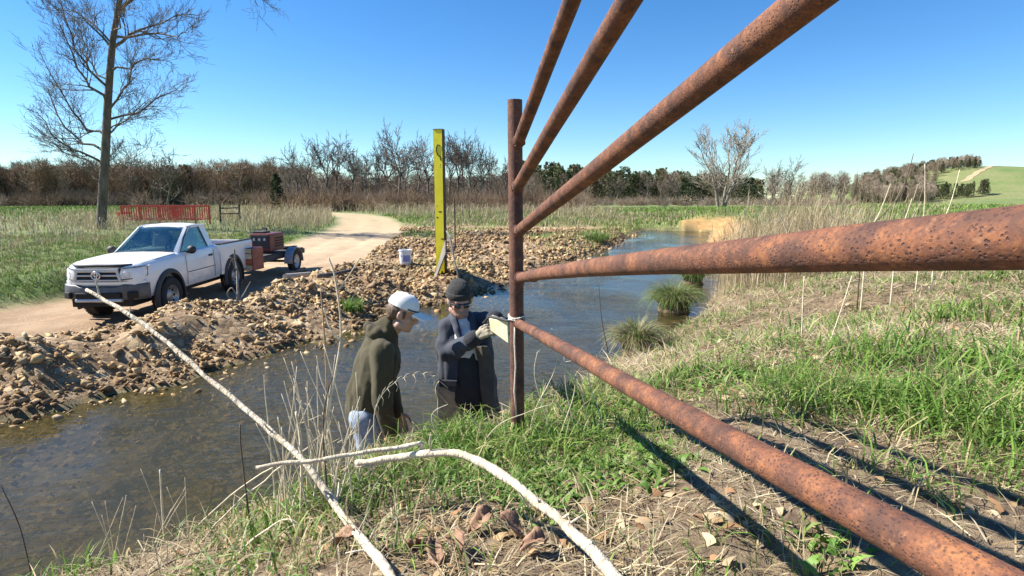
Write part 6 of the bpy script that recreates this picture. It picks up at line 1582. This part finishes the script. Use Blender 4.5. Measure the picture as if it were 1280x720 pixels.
# curled dead leaves close to the camera
M_dl = simple('dead_leaf', (.27, .155, .095), .8, var=.4, sc=18, bs=.5)
for i, (px, py, s) in enumerate([(575, 690, .045), (600, 665, .05), (545, 705, .04), (470, 700, .055), (520, 690, .045), (640, 672, .05), (440, 690, .05), (660, 700, .045)]):
    c = hit(px, py); b = MB(); secs = []
    for u in np.linspace(0, 1, 8):
        wd = s*.62*math.sin(math.pi*(u*.92+.04))**.7*(1+.2*math.sin(u*17+i))
        secs.append([Vector((v*wd, (u-.5)*s*1.9, .03+.03*math.sin(u*3+i)+abs(v)**1.6*s*.45+.008*math.sin(7*u+5*v+i))) for v in np.linspace(-1, 1, 7)])
    b.loft(secs, closed=False, caps=False); o = b.build('dead_leaf', M_dl, None, True, recalc=False); o.location = c; o.rotation_euler = (rs.uniform(-.5, .5), rs.uniform(-.5, .5), rs.uniform(0, 6.28))
    sm = o.modifiers.new('t', 'SOLIDIFY'); sm.thickness = .0015
    tag(o, 'curled brown dead leaf lying in the grass at the bottom middle', 'dead leaf', 'curled dead leaves near the branch foot')
# ------------------------------------------------------------------ light, sky, camera
SUN_EL, SUN_AZ = R(44), R(-7)          # azimuth: from the left, a little behind the camera
to_sun = Vector((-math.cos(SUN_EL)*math.cos(SUN_AZ), -math.cos(SUN_EL)*math.sin(SUN_AZ), math.sin(SUN_EL)))
sl = bpy.data.lights.new('sun', 'SUN'); sl.energy = 5.0; sl.angle = R(.5); sl.color = (1, .95, .86)
so = bpy.data.objects.new('sun', sl); COL.objects.link(so); so.location = (-30, -5, 30)
so.rotation_euler = to_sun.to_track_quat('Z', 'Y').to_euler()
w = bpy.data.worlds.new('World'); scene.world = w; w.use_nodes = True; nt = w.node_tree
sky = nt.nodes.new('ShaderNodeTexSky'); sky.sky_type = 'NISHITA'; sky.sun_disc = False
sky.sun_elevation = SUN_EL; sky.sun_rotation = math.atan2(to_sun.x, to_sun.y); sky.altitude = 100; sky.air_density = 1.0; sky.dust_density = .0; sky.ozone_density = 2.0
bg = nt.nodes['Background']; bg.inputs[1].default_value = .064; hs = nt.nodes.new('ShaderNodeHueSaturation'); hs.inputs['Saturation'].default_value = 1.3; nt.links.new(sky.outputs[0], hs.inputs['Color']); tn = nt.nodes.new('ShaderNodeMix'); tn.data_type = 'RGBA'; tn.blend_type = 'MULTIPLY'; tn.inputs[0].default_value = 1; tn.inputs[7].default_value = (.80, .99, 1.16, 1); nt.links.new(hs.outputs[0], tn.inputs[6]); nt.links.new(tn.outputs[2], bg.inputs[0])
cam = bpy.data.cameras.new('camera'); co = bpy.data.objects.new('camera', cam); COL.objects.link(co)
co.location = (0, 0, CAMH); co.rotation_euler = (R(90)-PITCH, 0, 0)
cam.sensor_fit = 'HORIZONTAL'; cam.sensor_width = 36; cam.lens = 36*F/1280; cam.clip_start = .05; cam.clip_end = 3000
scene.camera = co
vs = scene.view_settings; vs.view_transform = 'Standard'; vs.look = 'None'; vs.exposure = 1.28; vs.gamma = 1; vs.use_curve_mapping = False
scene.cycles.max_bounces = 6; scene.cycles.transparent_max_bounces = 12
